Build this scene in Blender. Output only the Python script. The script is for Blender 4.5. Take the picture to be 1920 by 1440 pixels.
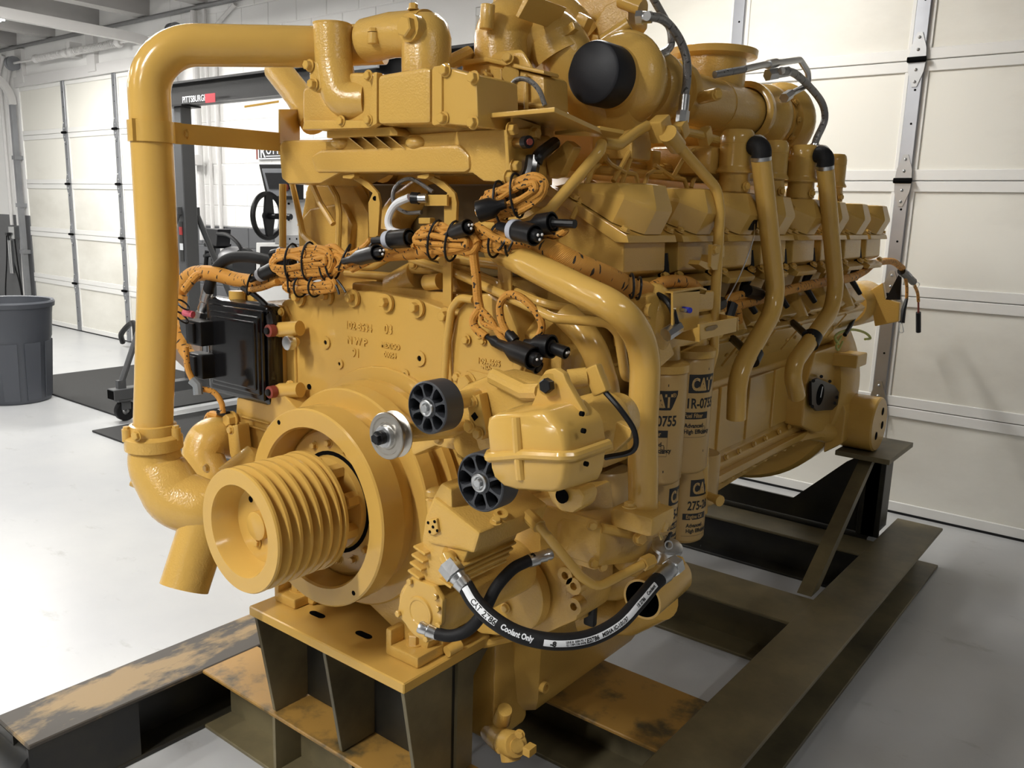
import bpy, bmesh, math, random
from mathutils import Vector, Matrix, Quaternion
random.seed(7)
for _o in list(bpy.data.objects): bpy.data.objects.remove(_o)
SC = bpy.context.scene
COL = SC.collection
# ------------------------------------------------------------------ camera
FPX, PITCH, ROLL, YAW = 1588.6, math.radians(11.335), math.radians(1.716), math.radians(37.942)
CAMP = Vector((0, 0, 1.6))
_f = Vector((-math.sin(YAW)*math.cos(PITCH), math.cos(YAW)*math.cos(PITCH), -math.sin(PITCH)))
_r = Vector((math.cos(YAW), math.sin(YAW), 0)); _u = _r.cross(_f)
RT = math.cos(ROLL)*_r + math.sin(ROLL)*_u; UP = -math.sin(ROLL)*_r + math.cos(ROLL)*_u; FW = _f
cam = bpy.data.cameras.new('camera'); cam_o = bpy.data.objects.new('camera', cam); COL.objects.link(cam_o)
cam.sensor_fit = 'HORIZONTAL'; cam.sensor_width = 36.0; cam.lens = FPX/1920*36.0
cam.clip_start = 0.02; cam.clip_end = 100
cam_o.matrix_world = Matrix.Translation(CAMP) @ Matrix((RT, UP, -FW)).transposed().to_4x4()
SC.camera = cam_o
# ------------------------------------------------------------------ world, light, exposure
W_ = bpy.data.worlds.new('world'); SC.world = W_; W_.use_nodes = True
W_.node_tree.nodes['Background'].inputs[0].default_value = (1, .97, .92, 1)
W_.node_tree.nodes['Background'].inputs[1].default_value = 0.05
SC.view_settings.view_transform = 'Standard'; SC.view_settings.look = 'None'
SC.view_settings.gamma = 1.0; SC.view_settings.use_curve_mapping = False
SC.view_settings.exposure = 0.44
LAMP_Z = 3.36
LAMPS = [(-1.7, -1.3), (-3.4, -1.3), (-5.6, -.6), (-8.0, -.2), (-10.6, .5), (-4.2, 1.9), (-6.6, 3.0), (-9.4, 3.2), (-2.2, 3.5), (-1.0, -4.0), (-4.4, -4.0), (1.7, .4)]  # last entry is an added fill lamp that brightens the right floor
LAMP_W = [70, 26, 12, 20, 34, 14, 62, 84, 42, 52, 22, 15]
for (lx, ly), lw in zip(LAMPS, LAMP_W):
    la = bpy.data.lights.new('tube_light', 'AREA'); la.shape = 'RECTANGLE'; la.size = .16; la.size_y = 1.22
    la.energy = lw; la.color = (1, .978, .935)
    lo = bpy.data.objects.new('tube_light', la); COL.objects.link(lo); lo.location = (lx, ly, LAMP_Z - .075)
# ------------------------------------------------------------------ survey helpers: a sight line cut by a real plane
def at(x, y, X=None, Y=None, Z=None, D=None):
    d = RT*((x-960)/FPX) - UP*((y-720)/FPX) + FW
    if X is not None: t = (X-CAMP.x)/d.x
    elif Y is not None: t = (Y-CAMP.y)/d.y
    elif Z is not None: t = (Z-CAMP.z)/d.z
    else: t = D
    return CAMP + d*t
def aX(x, y, v): return at(x, y, X=v)
def aY(x, y, v): return at(x, y, Y=v)
def aZ(x, y, v): return at(x, y, Z=v)
def aD(x, y, v): return at(x, y, D=v)
def mY(v, pts): return [at(a, b, Y=v) for a, b in pts]
def mX(v, pts): return [at(a, b, X=v) for a, b in pts]
V = Vector
# ------------------------------------------------------------------ mesh helpers
WL = {}
def frame(d):
    d = V(d).normalized(); a = V((0, 0, 1)) if abs(d.z) < .9 else V((1, 0, 0))
    u = a.cross(d).normalized(); return u, d.cross(u)
def catmull(pts, sub=8):
    P = [V(p) for p in pts]; out = []
    P = [2*P[0]-P[1]] + P + [2*P[-1]-P[-2]]
    for i in range(1, len(P)-2):
        a, b, c, d = P[i-1:i+3]
        for k in range(sub):
            t = k/sub
            out.append(.5*((2*b) + (c-a)*t + (2*a-5*b+4*c-d)*t*t + (3*b-a-3*c+d)*t**3))
    out.append(P[-2]); return out
def fillet(pts, R, sub=6):
    P = [V(p) for p in pts]; out = [P[0]]
    for i in range(1, len(P)-1):
        a, b, c = P[i-1], P[i], P[i+1]
        u = (a-b); w = (c-b); lu, lw = u.length, w.length; u.normalize(); w.normalize()
        ang = u.angle(w)
        if ang > 3.1: out.append(b); continue
        t = min(R/math.tan(ang/2), lu*.48, lw*.48); r = t*math.tan(ang/2)
        p0 = b+u*t; p1 = b+w*t; cen = b+(u+w).normalized()*(r/math.sin(ang/2))
        v0 = p0-cen; v1 = p1-cen; sw = v0.angle(v1)
        n = max(2, int(sub*sw/1.2)+1)
        for k in range(n+1):
            s = k/n
            out.append(cen+(v0*math.sin((1-s)*sw)+v1*math.sin(s*sw))/math.sin(sw))
    out.append(P[-1]); return out
class B:
    def __init__(s): s.bv = False; s.bm = bmesh.new(); s.uv = s.bm.loops.layers.uv.new('UVMap')
    def _bev(s, faces, bev, seg=2, ang=.5):
        if bev <= 0: return
        s.bv = True; s.bm.normal_update()
        es = [e for e in {e for f in faces for e in f.edges} if len(e.link_faces) == 2 and e.calc_face_angle(0) > ang]
        if es: bmesh.ops.bevel(s.bm, geom=es, offset=bev, segments=seg, affect='EDGES', clamp_overlap=True, profile=.5)
    def box(s, lo, hi, bev=0, M=None, seg=2):
        lo, hi = V(lo), V(hi)
        vs = []
        for z in (lo.z, hi.z):
            for x, y in ((lo.x, lo.y), (hi.x, lo.y), (hi.x, hi.y), (lo.x, hi.y)):
                p = V((x, y, z)); vs.append(s.bm.verts.new(M @ p if M else p))
        fs = [s.bm.faces.new([vs[i] for i in q]) for q in ((3,2,1,0),(4,5,6,7),(0,1,5,4),(1,2,6,5),(2,3,7,6),(3,0,4,7))]
        s._bev(fs, bev, seg); return s
    def boxc(s, c, size, bev=0, M=None):
        c = V(c); h = V(size)/2
        if M is not None:
            return s.box(-h, h, bev, Matrix.Translation(c) @ M.to_4x4())
        return s.box(c-h, c+h, bev)
    def prism(s, poly, vec, bev=0, seg=2, ang=.5):
        vec = V(vec); a = [s.bm.verts.new(V(p)) for p in poly]; b = [s.bm.verts.new(V(p)+vec) for p in poly]
        n = len(a); fs = [s.bm.faces.new(a[::-1]), s.bm.faces.new(b)]
        for i in range(n): fs.append(s.bm.faces.new([a[i], a[(i+1) % n], b[(i+1) % n], b[i]]))
        bmesh.ops.recalc_face_normals(s.bm, faces=fs); s._bev(fs, bev, seg, ang); return s
    def loft(s, rings, cap=True, closed=True, bev=0, ang=.5, seg=3):
        R = [[s.bm.verts.new(V(p)) for p in r] for r in rings]; fs = []; n = len(R[0])
        for j in range(len(R)-1):
            for i in range(n if closed else n-1):
                k = (i+1) % n
                fs.append(s.bm.faces.new([R[j][i], R[j][k], R[j+1][k], R[j+1][i]]))
        if cap and n > 2: fs.append(s.bm.faces.new(R[0][::-1])); fs.append(s.bm.faces.new(R[-1]))
        bmesh.ops.recalc_face_normals(s.bm, faces=fs); s._bev(fs, bev, seg, ang); return s
    def lathe(s, o, d, prof, n=32, ph=0):
        o = V(o); d = V(d).normalized(); u, w = frame(d); rings = []; fs = []
        for t, r in prof:
            c = o+d*t
            if r < 1e-6: rings.append([s.bm.verts.new(c)])
            else: rings.append([s.bm.verts.new(c+(u*math.cos(ph+2*math.pi*i/n)+w*math.sin(ph+2*math.pi*i/n))*r) for i in range(n)])
        for a, b in zip(rings, rings[1:]):
            for i in range(n):
                k = (i+1) % n
                if len(a) == 1 and len(b) == 1: continue
                if len(a) == 1: fs.append(s.bm.faces.new([a[0], b[k], b[i]]))
                elif len(b) == 1: fs.append(s.bm.faces.new([a[i], a[k], b[0]]))
                else: fs.append(s.bm.faces.new([a[i], a[k], b[k], b[i]]))
        bmesh.ops.recalc_face_normals(s.bm, faces=fs); return s
    def cyl(s, p0, p1, r, r1=None, n=24, bev=0, ph=0):
        p0, p1 = V(p0), V(p1); d = p1-p0; L = d.length; r1 = r if r1 is None else r1
        pr = [(0, 0), (0, r), (L, r1), (L, 0)] if not bev else [(0, 0), (0, r-bev), (bev*.3, r-bev*.3), (bev, r), (L-bev, r1), (L-bev*.3, r1-bev*.3), (L, r1-bev), (L, 0)]
        return s.lathe(p0, d, pr, n, ph)
    def ring(s, p0, p1, ro, ri, n=32):
        p0, p1 = V(p0), V(p1); L = (p1-p0).length
        return s.lathe(p0, p1-p0, [(0, ri), (0, ro), (L, ro), (L, ri), (0, ri)], n)
    def tube(s, pts, r, n=12, fil=0, cap=True, sub=6, spl=0):
        P = catmull(pts, spl) if spl else (fillet(pts, fil, sub) if fil else [V(p) for p in pts])
        Q = [P[0]]
        for p in P[1:]:
            if (p-Q[-1]).length > 1e-6: Q.append(p)
        P = Q; m = len(P); rings = []; L = 0
        t0 = (P[1]-P[0]).normalized(); u, w = frame(t0)
        rr = r if callable(r) else (lambda t: r)
        uvs = []; tot = sum((P[i+1]-P[i]).length for i in range(m-1))
        for i in range(m):
            t = ((P[min(i+1, m-1)]-P[max(i-1, 0)])).normalized()
            q = t0.rotation_difference(t); u = q @ u; w = q @ w; t0 = t
            if i: L += (P[i]-P[i-1]).length
            ra = rr(L/tot)
            rings.append([s.bm.verts.new(P[i]+(u*math.cos(2*math.pi*k/n)+w*math.sin(2*math.pi*k/n))*ra) for k in range(n)])
            uvs.append(L)
        fs = []
        for j in range(m-1):
            for k in range(n):
                kk = (k+1) % n
                f = s.bm.faces.new([rings[j][k], rings[j][kk], rings[j+1][kk], rings[j+1][k]])
                for lp, (a, b) in zip(f.loops, ((k, j), (k+1, j), (k+1, j+1), (k, j+1))):
                    lp[s.uv].uv = (a/n, uvs[b])
                fs.append(f)
        if cap: fs.append(s.bm.faces.new(rings[0][::-1])); fs.append(s.bm.faces.new(rings[-1]))
        bmesh.ops.recalc_face_normals(s.bm, faces=fs); return s
    def sph(s, c, r, sc=(1, 1, 1), M=None, n=20):
        mm = Matrix.Translation(V(c)) @ (M.to_4x4() if M else Matrix()) @ Matrix.Diagonal((r*sc[0], r*sc[1], r*sc[2], 1))
        bmesh.ops.create_uvsphere(s.bm, u_segments=n, v_segments=n//2+2, radius=1, matrix=mm); return s
    def mesh(s, name, smooth=True, ang=.6):
        s.bm.normal_update()
        for f in s.bm.faces: f.smooth = smooth
        if smooth:
            for e in s.bm.edges:
                if len(e.link_faces) == 2 and e.calc_face_angle(0) > ang: e.smooth = False
        me = bpy.data.meshes.new(name); s.bm.to_mesh(me); s.bm.free(); return me
    def o(s, name, mat, parent=None, label=None, smooth=True, ang=.6, cat=None, group=None, kind=None, base=False):
        bm = s.bm; lo = V((1e9,)*3); hi = -lo
        for v in bm.verts:
            for i in range(3): lo[i] = min(lo[i], v.co[i]); hi[i] = max(hi[i], v.co[i])
        c = (lo+hi)/2
        if base: c.z = lo.z
        for v in bm.verts: v.co -= c
        ob = put(name, s.mesh(name, smooth, ang), mat, parent, c, None, label, cat, group, kind)
        if s.bv: wn = ob.modifiers.new('weighted_normal', 'WEIGHTED_NORMAL'); wn.keep_sharp = True
        return ob
def put(name, me, mat, parent, loc, M=None, label=None, cat=None, group=None, kind=None, scale=None):
    if mat is not None and not me.materials: me.materials.append(mat)
    ob = bpy.data.objects.new(name, me); COL.objects.link(ob); WL[ob] = V(loc)
    if parent is not None: ob.parent = parent; ob.location = V(loc)-WL[parent]
    else: ob.location = V(loc)
    if M is not None: ob.rotation_mode = 'QUATERNION'; ob.rotation_quaternion = M if isinstance(M, Quaternion) else M.to_quaternion()
    if scale is not None: ob.scale = (scale,)*3 if isinstance(scale, (int, float)) else scale
    return props(ob, label, cat, group, kind)
def props(ob, label=None, cat=None, group=None, kind=None):
    if label: ob['label'] = label
    if cat: ob['category'] = cat
    if group: ob['group'] = group
    if kind: ob['kind'] = kind
    return ob
def empty(name, loc, label=None, cat=None, group=None, kind=None):
    ob = bpy.data.objects.new(name, None); COL.objects.link(ob); ob.location = loc; WL[ob] = V(loc); ob.empty_display_size = .1
    return props(ob, label, cat, group, kind)
_bolt = {}
def bolt(parent, p, d, r=.010, mat=None, name='bolt', w=True, h=.75):
    """hexagon head (with washer) seen end-on along d"""
    mat = mat or YEL
    k = (mat.name, w, h)
    if k not in _bolt:
        b = B()
        if w: b.lathe((0, 0, -.05), (0, 0, 1), [(0, 0), (0, 1.32), (.22, 1.32), (.22, 0)], 16)
        b.lathe((0, 0, .12), (0, 0, 1), [(0, 0), (0, 1), (h-.12, 1), (h, .86), (h, 0)], 6)
        me = b.mesh('bolt'); me.materials.append(mat); _bolt[k] = me
    q = V((0, 0, 1)).rotation_difference(V(d).normalized()) @ Quaternion((0, 0, 1), random.random())
    return put(name, _bolt[k], None, parent, p, q, scale=r)
# text -> mesh
def textmesh(s, size=.03, ext=.0008, bold=0.0, align='LEFT', sx=1.0):
    cu = bpy.data.curves.new('t', 'FONT'); cu.body = s; cu.size = size; cu.extrude = ext; cu.offset = bold; cu.align_x = align; cu.resolution_u = 3
    ob = bpy.data.objects.new('t', cu); COL.objects.link(ob)
    dg = bpy.context.evaluated_depsgraph_get(); me = bpy.data.meshes.new_from_object(ob.evaluated_get(dg))
    bpy.data.objects.remove(ob); bpy.data.curves.remove(cu)
    for v in me.vertices: v.co.x *= sx
    me.materials.clear(); return me
def remap(me, fn):
    for v in me.vertices: v.co = fn(v.co)
    me.update(); return me
def text(parent, name, s, size, mat, o, xd, yd, ext=.0008, bold=0.0, align='LEFT', sx=1.0, label=None):
    xd = V(xd).normalized(); yd = V(yd).normalized(); zd = xd.cross(yd)
    me = remap(textmesh(s, size, ext, bold, align, sx), lambda c: xd*c.x+yd*c.y+zd*c.z)
    return put(name, me, mat, parent, o, None, label)
# ------------------------------------------------------------------ materials
def mat(name, col, rough=.5, metal=0.0, bump=0.0, bscale=60, coat=0.0, var=0.0, vscale=4, spec=.5, emit=None, es=1.0, detail=4):
    m = bpy.data.materials.new(name); m.use_nodes = True; nt = m.node_tree; b = nt.nodes['Principled BSDF']
    b.inputs['Roughness'].default_value = rough; b.inputs['Metallic'].default_value = metal
    b.inputs['Specular IOR Level'].default_value = spec
    b.inputs['Coat Weight'].default_value = coat; b.inputs['Coat Roughness'].default_value = .08
    tc = nt.nodes.new('ShaderNodeTexCoord')
    b.inputs['Base Color'].default_value = (*col, 1)
    if var:
        n = nt.nodes.new('ShaderNodeTexNoise'); n.inputs['Scale'].default_value = vscale; n.inputs['Detail'].default_value = 6
        g = nt.nodes.new('ShaderNodeNewGeometry'); nt.links.new(g.outputs['Position'], n.inputs['Vector'])
        r = nt.nodes.new('ShaderNodeValToRGB'); nt.links.new(n.outputs['Fac'], r.inputs['Fac'])
        r.color_ramp.elements[0].position = .35; r.color_ramp.elements[1].position = .68
        r.color_ramp.elements[0].color = (*[c*(1-var) for c in col], 1); r.color_ramp.elements[1].color = (*[min(1, c*(1+var*.5)) for c in col], 1)
        nt.links.new(r.outputs['Color'], b.inputs['Base Color'])
    if bump:
        n2 = nt.nodes.new('ShaderNodeTexNoise'); n2.inputs['Scale'].default_value = bscale; n2.inputs['Detail'].default_value = detail
        g2 = nt.nodes.new('ShaderNodeNewGeometry'); nt.links.new(g2.outputs['Position'], n2.inputs['Vector'])
        bp = nt.nodes.new('ShaderNodeBump'); bp.inputs['Strength'].default_value = bump; bp.inputs['Distance'].default_value = .002
        nt.links.new(n2.outputs['Fac'], bp.inputs['Height']); nt.links.new(bp.outputs['Normal'], b.inputs['Normal'])
        nt.links.new(bp.outputs['Normal'], b.inputs['Coat Normal'])
    if emit:
        b.inputs['Emission Color'].default_value = (*emit, 1); b.inputs['Emission Strength'].default_value = es
    return m
def mix2(name, c0, c1, scale, lo, hi, rough=.6, stretch=(1, 1, 1), bump=.3, r1=None, metal=0, detail=8, c2=None):
    """two-tone worn surface: c0 showing through c1 by a noise mask"""
    m = mat(name, c0, rough, metal); nt = m.node_tree; b = nt.nodes['Principled BSDF']
    g = nt.nodes.new('ShaderNodeNewGeometry'); mp = nt.nodes.new('ShaderNodeMapping'); mp.inputs['Scale'].default_value = stretch
    nt.links.new(g.outputs['Position'], mp.inputs['Vector'])
    n = nt.nodes.new('ShaderNodeTexNoise'); n.inputs['Scale'].default_value = scale; n.inputs['Detail'].default_value = detail; n.inputs['Roughness'].default_value = .62
    nt.links.new(mp.outputs['Vector'], n.inputs['Vector'])
    r = nt.nodes.new('ShaderNodeValToRGB'); nt.links.new(n.outputs['Fac'], r.inputs['Fac'])
    e = r.color_ramp.elements; e[0].position = lo; e[1].position = hi; e[0].color = (*c0, 1); e[1].color = (*c1, 1)
    if c2: x = e.new(min(.98, hi+.12)); x.color = (*c2, 1)
    nt.links.new(r.outputs['Color'], b.inputs['Base Color'])
    if bump:
        bp = nt.nodes.new('ShaderNodeBump'); bp.inputs['Strength'].default_value = bump; bp.inputs['Distance'].default_value = .002
        nt.links.new(n.outputs['Fac'], bp.inputs['Height']); nt.links.new(bp.outputs['Normal'], b.inputs['Normal'])
    return m
CY = (.60, .368, .088)
YEL = mat('yellow_paint', CY, .17, bump=.05, bscale=170, coat=0, spec=.5)
CAST = mat('yellow_cast', CY, .20, bump=.42, bscale=210, coat=0, spec=.5, detail=2)
BLK = mat('black_plastic', (.009, .009, .010), .36, spec=.3)
BLKG = mat('black_gloss', (.008, .008, .009), .16, bump=.05, bscale=90, coat=.4)
RUB = mat('black_rubber', (.010, .010, .011), .6, spec=.25, bump=.2, bscale=400)
CAPM = mat('dark_cap_rubber', (.013, .014, .018), .5, spec=.3, bump=.1, bscale=300)
IDL = mat('idler_grey', (.045, .048, .055), .40)
HOLE = mat('dark_void', (.004, .004, .004), .9, spec=.05)
ZINC = mat('zinc', (.62, .63, .64), .28, 1.0, bump=.1, bscale=200)
STEEL = mat('machined_steel', (.50, .47, .42), .33, 1.0, bump=.05, bscale=300)
BRAS = mat('brass', (.52, .38, .16), .3, 1.0)
TAGM = mat('printed_tag', (.42, .44, .50), .5)
WHT = mat('white_tag', (.75, .77, .80), .5)
INK = mat('label_ink', (.012, .012, .012), .5)
REDR = mat('red_rubber', (.24, .045, .03), .55)
PINK = mat('pink_cap', (.60, .10, .15), .5)
BLUE = mat('blue_cap', (.03, .04, .40), .4)
FLAB = mat('filter_paint', (.52, .335, .115), .38, coat=.2)
GALV = mat('galvanised', (.30, .31, .33), .42, .75, var=.15, vscale=3)
SKID = mix2('skid_olive', (.055, .048, .030), (.185, .152, .080), 2.2, .30, .60, .42, bump=.12)
SKIDK = mix2('skid_black', (.010, .010, .010), (.040, .034, .018), 3.0, .42, .75, .42, bump=.12)
FLAKE = mix2('skid_flaked_yellow', (.062, .053, .043), (.30, .205, .095), 5.5, .50, .58, .6, stretch=(1, .45, 1), bump=.5)
FLAKEY = mix2('skid_overspray', (.075, .058, .028), (.36, .20, .045), 5.0, .38, .50, .45, bump=.3)
def loom(name, c, ck):
    m = mat(name, c, .62); nt = m.node_tree; b = nt.nodes['Principled BSDF']; L = nt.links
    uv = nt.nodes.new('ShaderNodeUVMap'); uv.uv_map = 'UVMap'
    def W(sx, sy, rot):
        mp = nt.nodes.new('ShaderNodeMapping'); mp.inputs['Scale'].default_value = (sx, sy, 1); mp.inputs['Rotation'].default_value = (0, 0, rot)
        L.new(uv.outputs['UV'], mp.inputs['Vector']); return mp
    mp = W(9, 260, .0); w = nt.nodes.new('ShaderNodeTexWave'); w.wave_type = 'BANDS'; w.bands_direction = 'DIAGONAL'; w.inputs['Scale'].default_value = 1.0; w.inputs['Distortion'].default_value = 1.5
    L.new(mp.outputs['Vector'], w.inputs['Vector'])
    bp = nt.nodes.new('ShaderNodeBump'); bp.inputs['Strength'].default_value = .6; bp.inputs['Distance'].default_value = .0015
    L.new(w.outputs['Fac'], bp.inputs['Height']); L.new(bp.outputs['Normal'], b.inputs['Normal'])
    mp2 = W(5, 120, 0); v = nt.nodes.new('ShaderNodeTexNoise'); v.inputs['Scale'].default_value = 1.0; v.inputs['Detail'].default_value = 0
    L.new(mp2.outputs['Vector'], v.inputs['Vector'])
    r = nt.nodes.new('ShaderNodeValToRGB'); e = r.color_ramp.elements; e[0].position = .66; e[1].position = .69; e[0].color = (*c, 1); e[1].color = (*ck, 1)
    L.new(v.outputs['Fac'], r.inputs['Fac']); L.new(r.outputs['Color'], b.inputs['Base Color']); return m
LOOM = loom('orange_loom', (.64, .295, .045), (.03, .018, .01))
BRAID = loom('steel_braid', (.30, .30, .30), (.10, .10, .10)); BRAID.node_tree.nodes['Principled BSDF'].inputs['Metallic'].default_value = .8; BRAID.node_tree.nodes['Principled BSDF'].inputs['Roughness'].default_value = .38
# ================================================================== the room
WY = 4.955
CONC = mix2('concrete', (.42, .43, .445), (.50, .505, .505), .8, .35, .65, .33, bump=.03)
def floor_nodes(m):
    nt = m.node_tree; b = nt.nodes['Principled BSDF']; L = nt.links
    g = nt.nodes.new('ShaderNodeNewGeometry')
    old = b.inputs['Base Color'].links[0].from_socket
    n = nt.nodes.new('ShaderNodeTexNoise'); n.inputs['Scale'].default_value = 5.5; n.inputs['Detail'].default_value = 7; n.inputs['Roughness'].default_value = .7
    mp = nt.nodes.new('ShaderNodeMapping'); mp.inputs['Scale'].default_value = (.6, 1.2, 1); mp.inputs['Rotation'].default_value = (0, 0, .5)
    L.new(g.outputs['Position'], mp.inputs['Vector']); L.new(mp.outputs['Vector'], n.inputs['Vector'])
    r = nt.nodes.new('ShaderNodeValToRGB'); e = r.color_ramp.elements; e[0].position = .60; e[1].position = .78; e[0].color = (1, 1, 1, 1); e[1].color = (.55, .54, .50, 1)
    L.new(n.outputs['Fac'], r.inputs['Fac'])
    mx = nt.nodes.new('ShaderNodeMix'); mx.data_type = 'RGBA'; mx.blend_type = 'MULTIPLY'; mx.inputs[0].default_value = .8
    L.new(old, mx.inputs[6]); L.new(r.outputs['Color'], mx.inputs[7]); L.new(mx.outputs[2], b.inputs['Base Color'])
floor_nodes(CONC)
WALLW = mat('white_wall', (.86, .855, .84), .55, bump=.25, bscale=130)
BLKW = mat('white_block', (.86, .855, .84), .55, bump=.5, bscale=110)
DADO = mat('grey_dado', (.105, .108, .115), .45, bump=.4, bscale=110)
CEILM = mat('ceiling_grey', (.42, .41, .40), .7, bump=.2, bscale=20, var=.2, vscale=1.5)
DOORF = mat('door_frame_white', (.76, .755, .73), .4)
PANEL = mix2('door_panel_cream', (.66, .64, .575), (.78, .765, .70), 1.1, .30, .52, .45, stretch=(.6, 1, 1.3), bump=.04)
XA, XB, YA, CZ = -13.6, 3.4, -6.0, 3.95
B().box((XA, YA, -.12), (XB, WY+.3, 0)).o('floor', CONC, kind='structure', label='pale polished concrete workshop floor')
GRYW = mat('grey_wall', (.20, .20, .20), .6)
wl = B().box((XA-.2, YA, 0), (XA, WY+.2, CZ)).o('wall_left', WALLW, kind='structure')
B().box((XB, YA, 0), (XB+.2, WY+.2, CZ)).o('wall_right', GRYW, kind='structure')
B().box((XA-.2, YA-.2, 0), (XB+.2, YA, CZ)).o('wall_front', GRYW, kind='structure')
ce = B().box((XA-.2, YA-.2, CZ), (XB+.2, WY+.2, CZ+.15)).o('ceiling', CEILM, kind='structure')
x = -13.2
while x < XB:
    B().prism([(x, YA, CZ), (x+.30, YA, CZ), (x+.24, YA, 3.49), (x+.06, YA, 3.49)], (0, WY-YA, 0)).o('joist', CEILM, ce)
    x += 1.055
# back wall: openings for the two doors, block courses where they can be seen
wb = empty('wall_back', (-5, WY, 0), label='white painted block wall with a dark grey lower band', kind='structure')
D1 = (-11.95, -8.35, 3.0); D2 = (-4.30, 1.78, 3.06)
for nm, x0, x1, z0, z1, m in (('wall_panel', XA, D1[0], 1.395, CZ, WALLW), ('wall_panel', D1[0], D1[1], D1[2], CZ, WALLW), ('dado', XA, D1[0], 0, 1.395, DADO),
        ('wall_panel', -4.9, D2[0], 1.395, CZ, WALLW), ('dado', -4.9, D2[0], 0, 1.395, DADO), ('wall_panel', D2[0], D2[1], D2[2], CZ, WALLW), ('wall_panel', D2[1], XB, 0, CZ, WALLW),
        ('mortar', D1[1], -4.9, 1.395, CZ, WALLW), ('mortar', D1[1], -4.9, 0, 1.395, DADO)):
    yy = WY+.006 if nm == 'mortar' else WY
    B().box((x0, yy, z0), (x1, WY+.2, z1)).o(nm, m, wb)
_bk = {}
def block(w, m):
    k = (round(w, 3), m.name)
    if k not in _bk:
        me = B().box((-w/2, 0, -.0965), (w/2, .05, .0965), .004, seg=1).mesh('block'); me.materials.append(m); _bk[k] = me
    return _bk[k]
z = .0; row = 0
while z < 3.9:
    x = D1[1]; first = True
    while x < -4.92:
        w = .2 if (first and row % 2) else .4
        w = min(w, -4.9-x); m = DADO if z+.1 < 1.395 else BLKW
        put('block', block(w-.008, m), None, wb, (x+w/2, WY, z+.1))
        x += w; first = False
    z += .1995; row += 1
# sectional doors
def sect_door(name, x0, x1, ztop, cols, label, hingem, stm):
    dr = empty(name, ((x0+x1)/2, WY, 0), label=label, kind='structure'); yf = WY+.015; h = ztop/5; sw = .036
    pm = {}
    for r in range(5):
        za, zb = r*h+(.012 if r == 0 else .002), (r+1)*h-.002
        for xa, xb in zip([x0]+cols, cols+[x1]):
            w = round(xb-xa, 3)
            if (w, r == 0) not in pm:
                me = B().box((-w/2, .0, -(zb-za)/2), (w/2, .03, (zb-za)/2)).mesh('door_panel'); me.materials.append(PANEL); pm[(w, r == 0)] = me
            put('door_panel', pm[(w, r == 0)], None, dr, ((xa+xb)/2, yf, (za+zb)/2))
        for zc in (za+.028, zb-.028):
            B().box((x0, yf-.012, zc-.028), (x1, yf+.001, zc+.028), .003, seg=1).o('rail', DOORF, dr)
        for c in cols:
            st = B().box((c-sw-.022, yf-.010, za), (c+sw+.022, yf+.001, zb), .002, seg=1).o('stile', DOORF, dr)
            s2 = B().box((c-sw, yf-.030, za+.002), (c+sw, yf-.0095, zb-.002), .004, seg=1).o('strut', stm, dr)
            for k in range(3):
                B().cyl((c+.006, yf-.0315, za+.12+.17*k), (c+.006, yf-.029, za+.12+.17*k), .006, n=8).o('rivet', HOLE, s2)
    for r in range(1, 5):
        for c in cols:
            zc = r*h; hb = B()
            for sg in (1, -1):
                hb.prism([(c-.042, yf-.036, zc+sg*.012), (c+.042, yf-.036, zc+sg*.012), (c+.038, yf-.036, zc+sg*.06), (c+.012, yf-.036, zc+sg*.135), (c-.012, yf-.036, zc+sg*.135), (c-.038, yf-.036, zc+sg*.06)], (0, .006, 0))
            hg = hb.o('hinge', hingem, dr)
            B().cyl((c-.045, yf-.045, zc), (c+.045, yf-.045, zc), .014, n=12).o('hinge_pin', HOLE, hg)
            for dz in (.11, .05, -.05, -.11):
                B().sph((c, yf-.037, zc+dz), .008, n=8).o('rivet', ZINC, hg)
    B().box((x0, yf-.012, .0), (x1, yf+.02, .014)).o('bottom_seal', RUB, dr)
    return dr
d1 = sect_door('door_1', D1[0], D1[1], D1[2], [-10.75, -9.54], 'cream sectional garage door at the left behind the grey bin', GALV, GALV)
d2 = sect_door('door_2', D2[0], D2[1], D2[2], [-3.27, -2.255, -1.245, -.235, .775], 'cream sectional garage door behind the rear of the engine', mat('hinge_steel', (.42, .42, .42), .35, .9), mat('strut_bright', (.42, .43, .46), .36, .8, var=.2, vscale=2))
# door 1 hardware: jamb tracks, horizontal tracks, torsion shaft
for xx, sg in ((-12.03, -1), (-8.27, 1)):
    B().box((xx-.03, WY-.09, 0), (xx+.03, WY-.03, 2.78)).o('track', GALV, d1)
    pts = [(xx, WY-.06, 2.78)]+[(xx, WY-.06-.38*(1-math.cos(t)), 2.78+.38*math.sin(t)) for t in [i*math.pi/16 for i in range(1, 9)]]+[(xx, -.5, 3.17)]
    b = B(); rings = []
    for i, p in enumerate(pts):
        p = V(p); q = V(pts[min(i+1, len(pts)-1)])-V(pts[max(i-1, 0)]); q.normalize(); nn = q.cross(V((1, 0, 0))).normalized()
        rings.append([p+V((-.03, 0, 0))-nn*.045, p+V((.03, 0, 0))-nn*.045, p+V((.03, 0, 0))+nn*.045, p+V((-.03, 0, 0))+nn*.045])
    b.loft(rings).o('track', mat('track_white', (.62, .61, .60), .5), d1, smooth=False)
    for zz in (.3, .9, 1.5, 2.1): B().box((xx-.05, WY-.10, zz), (xx+.05, WY-.0, zz+.05)).o('track_bracket', GALV, d1)
WP = mat('white_painted_steel', (.66, .65, .64), .5)
B().cyl((-11.95, WY-.12, 3.25), (-8.05, WY-.12, 3.25), .013, n=12).o('torsion_shaft', WP, d1)
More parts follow.
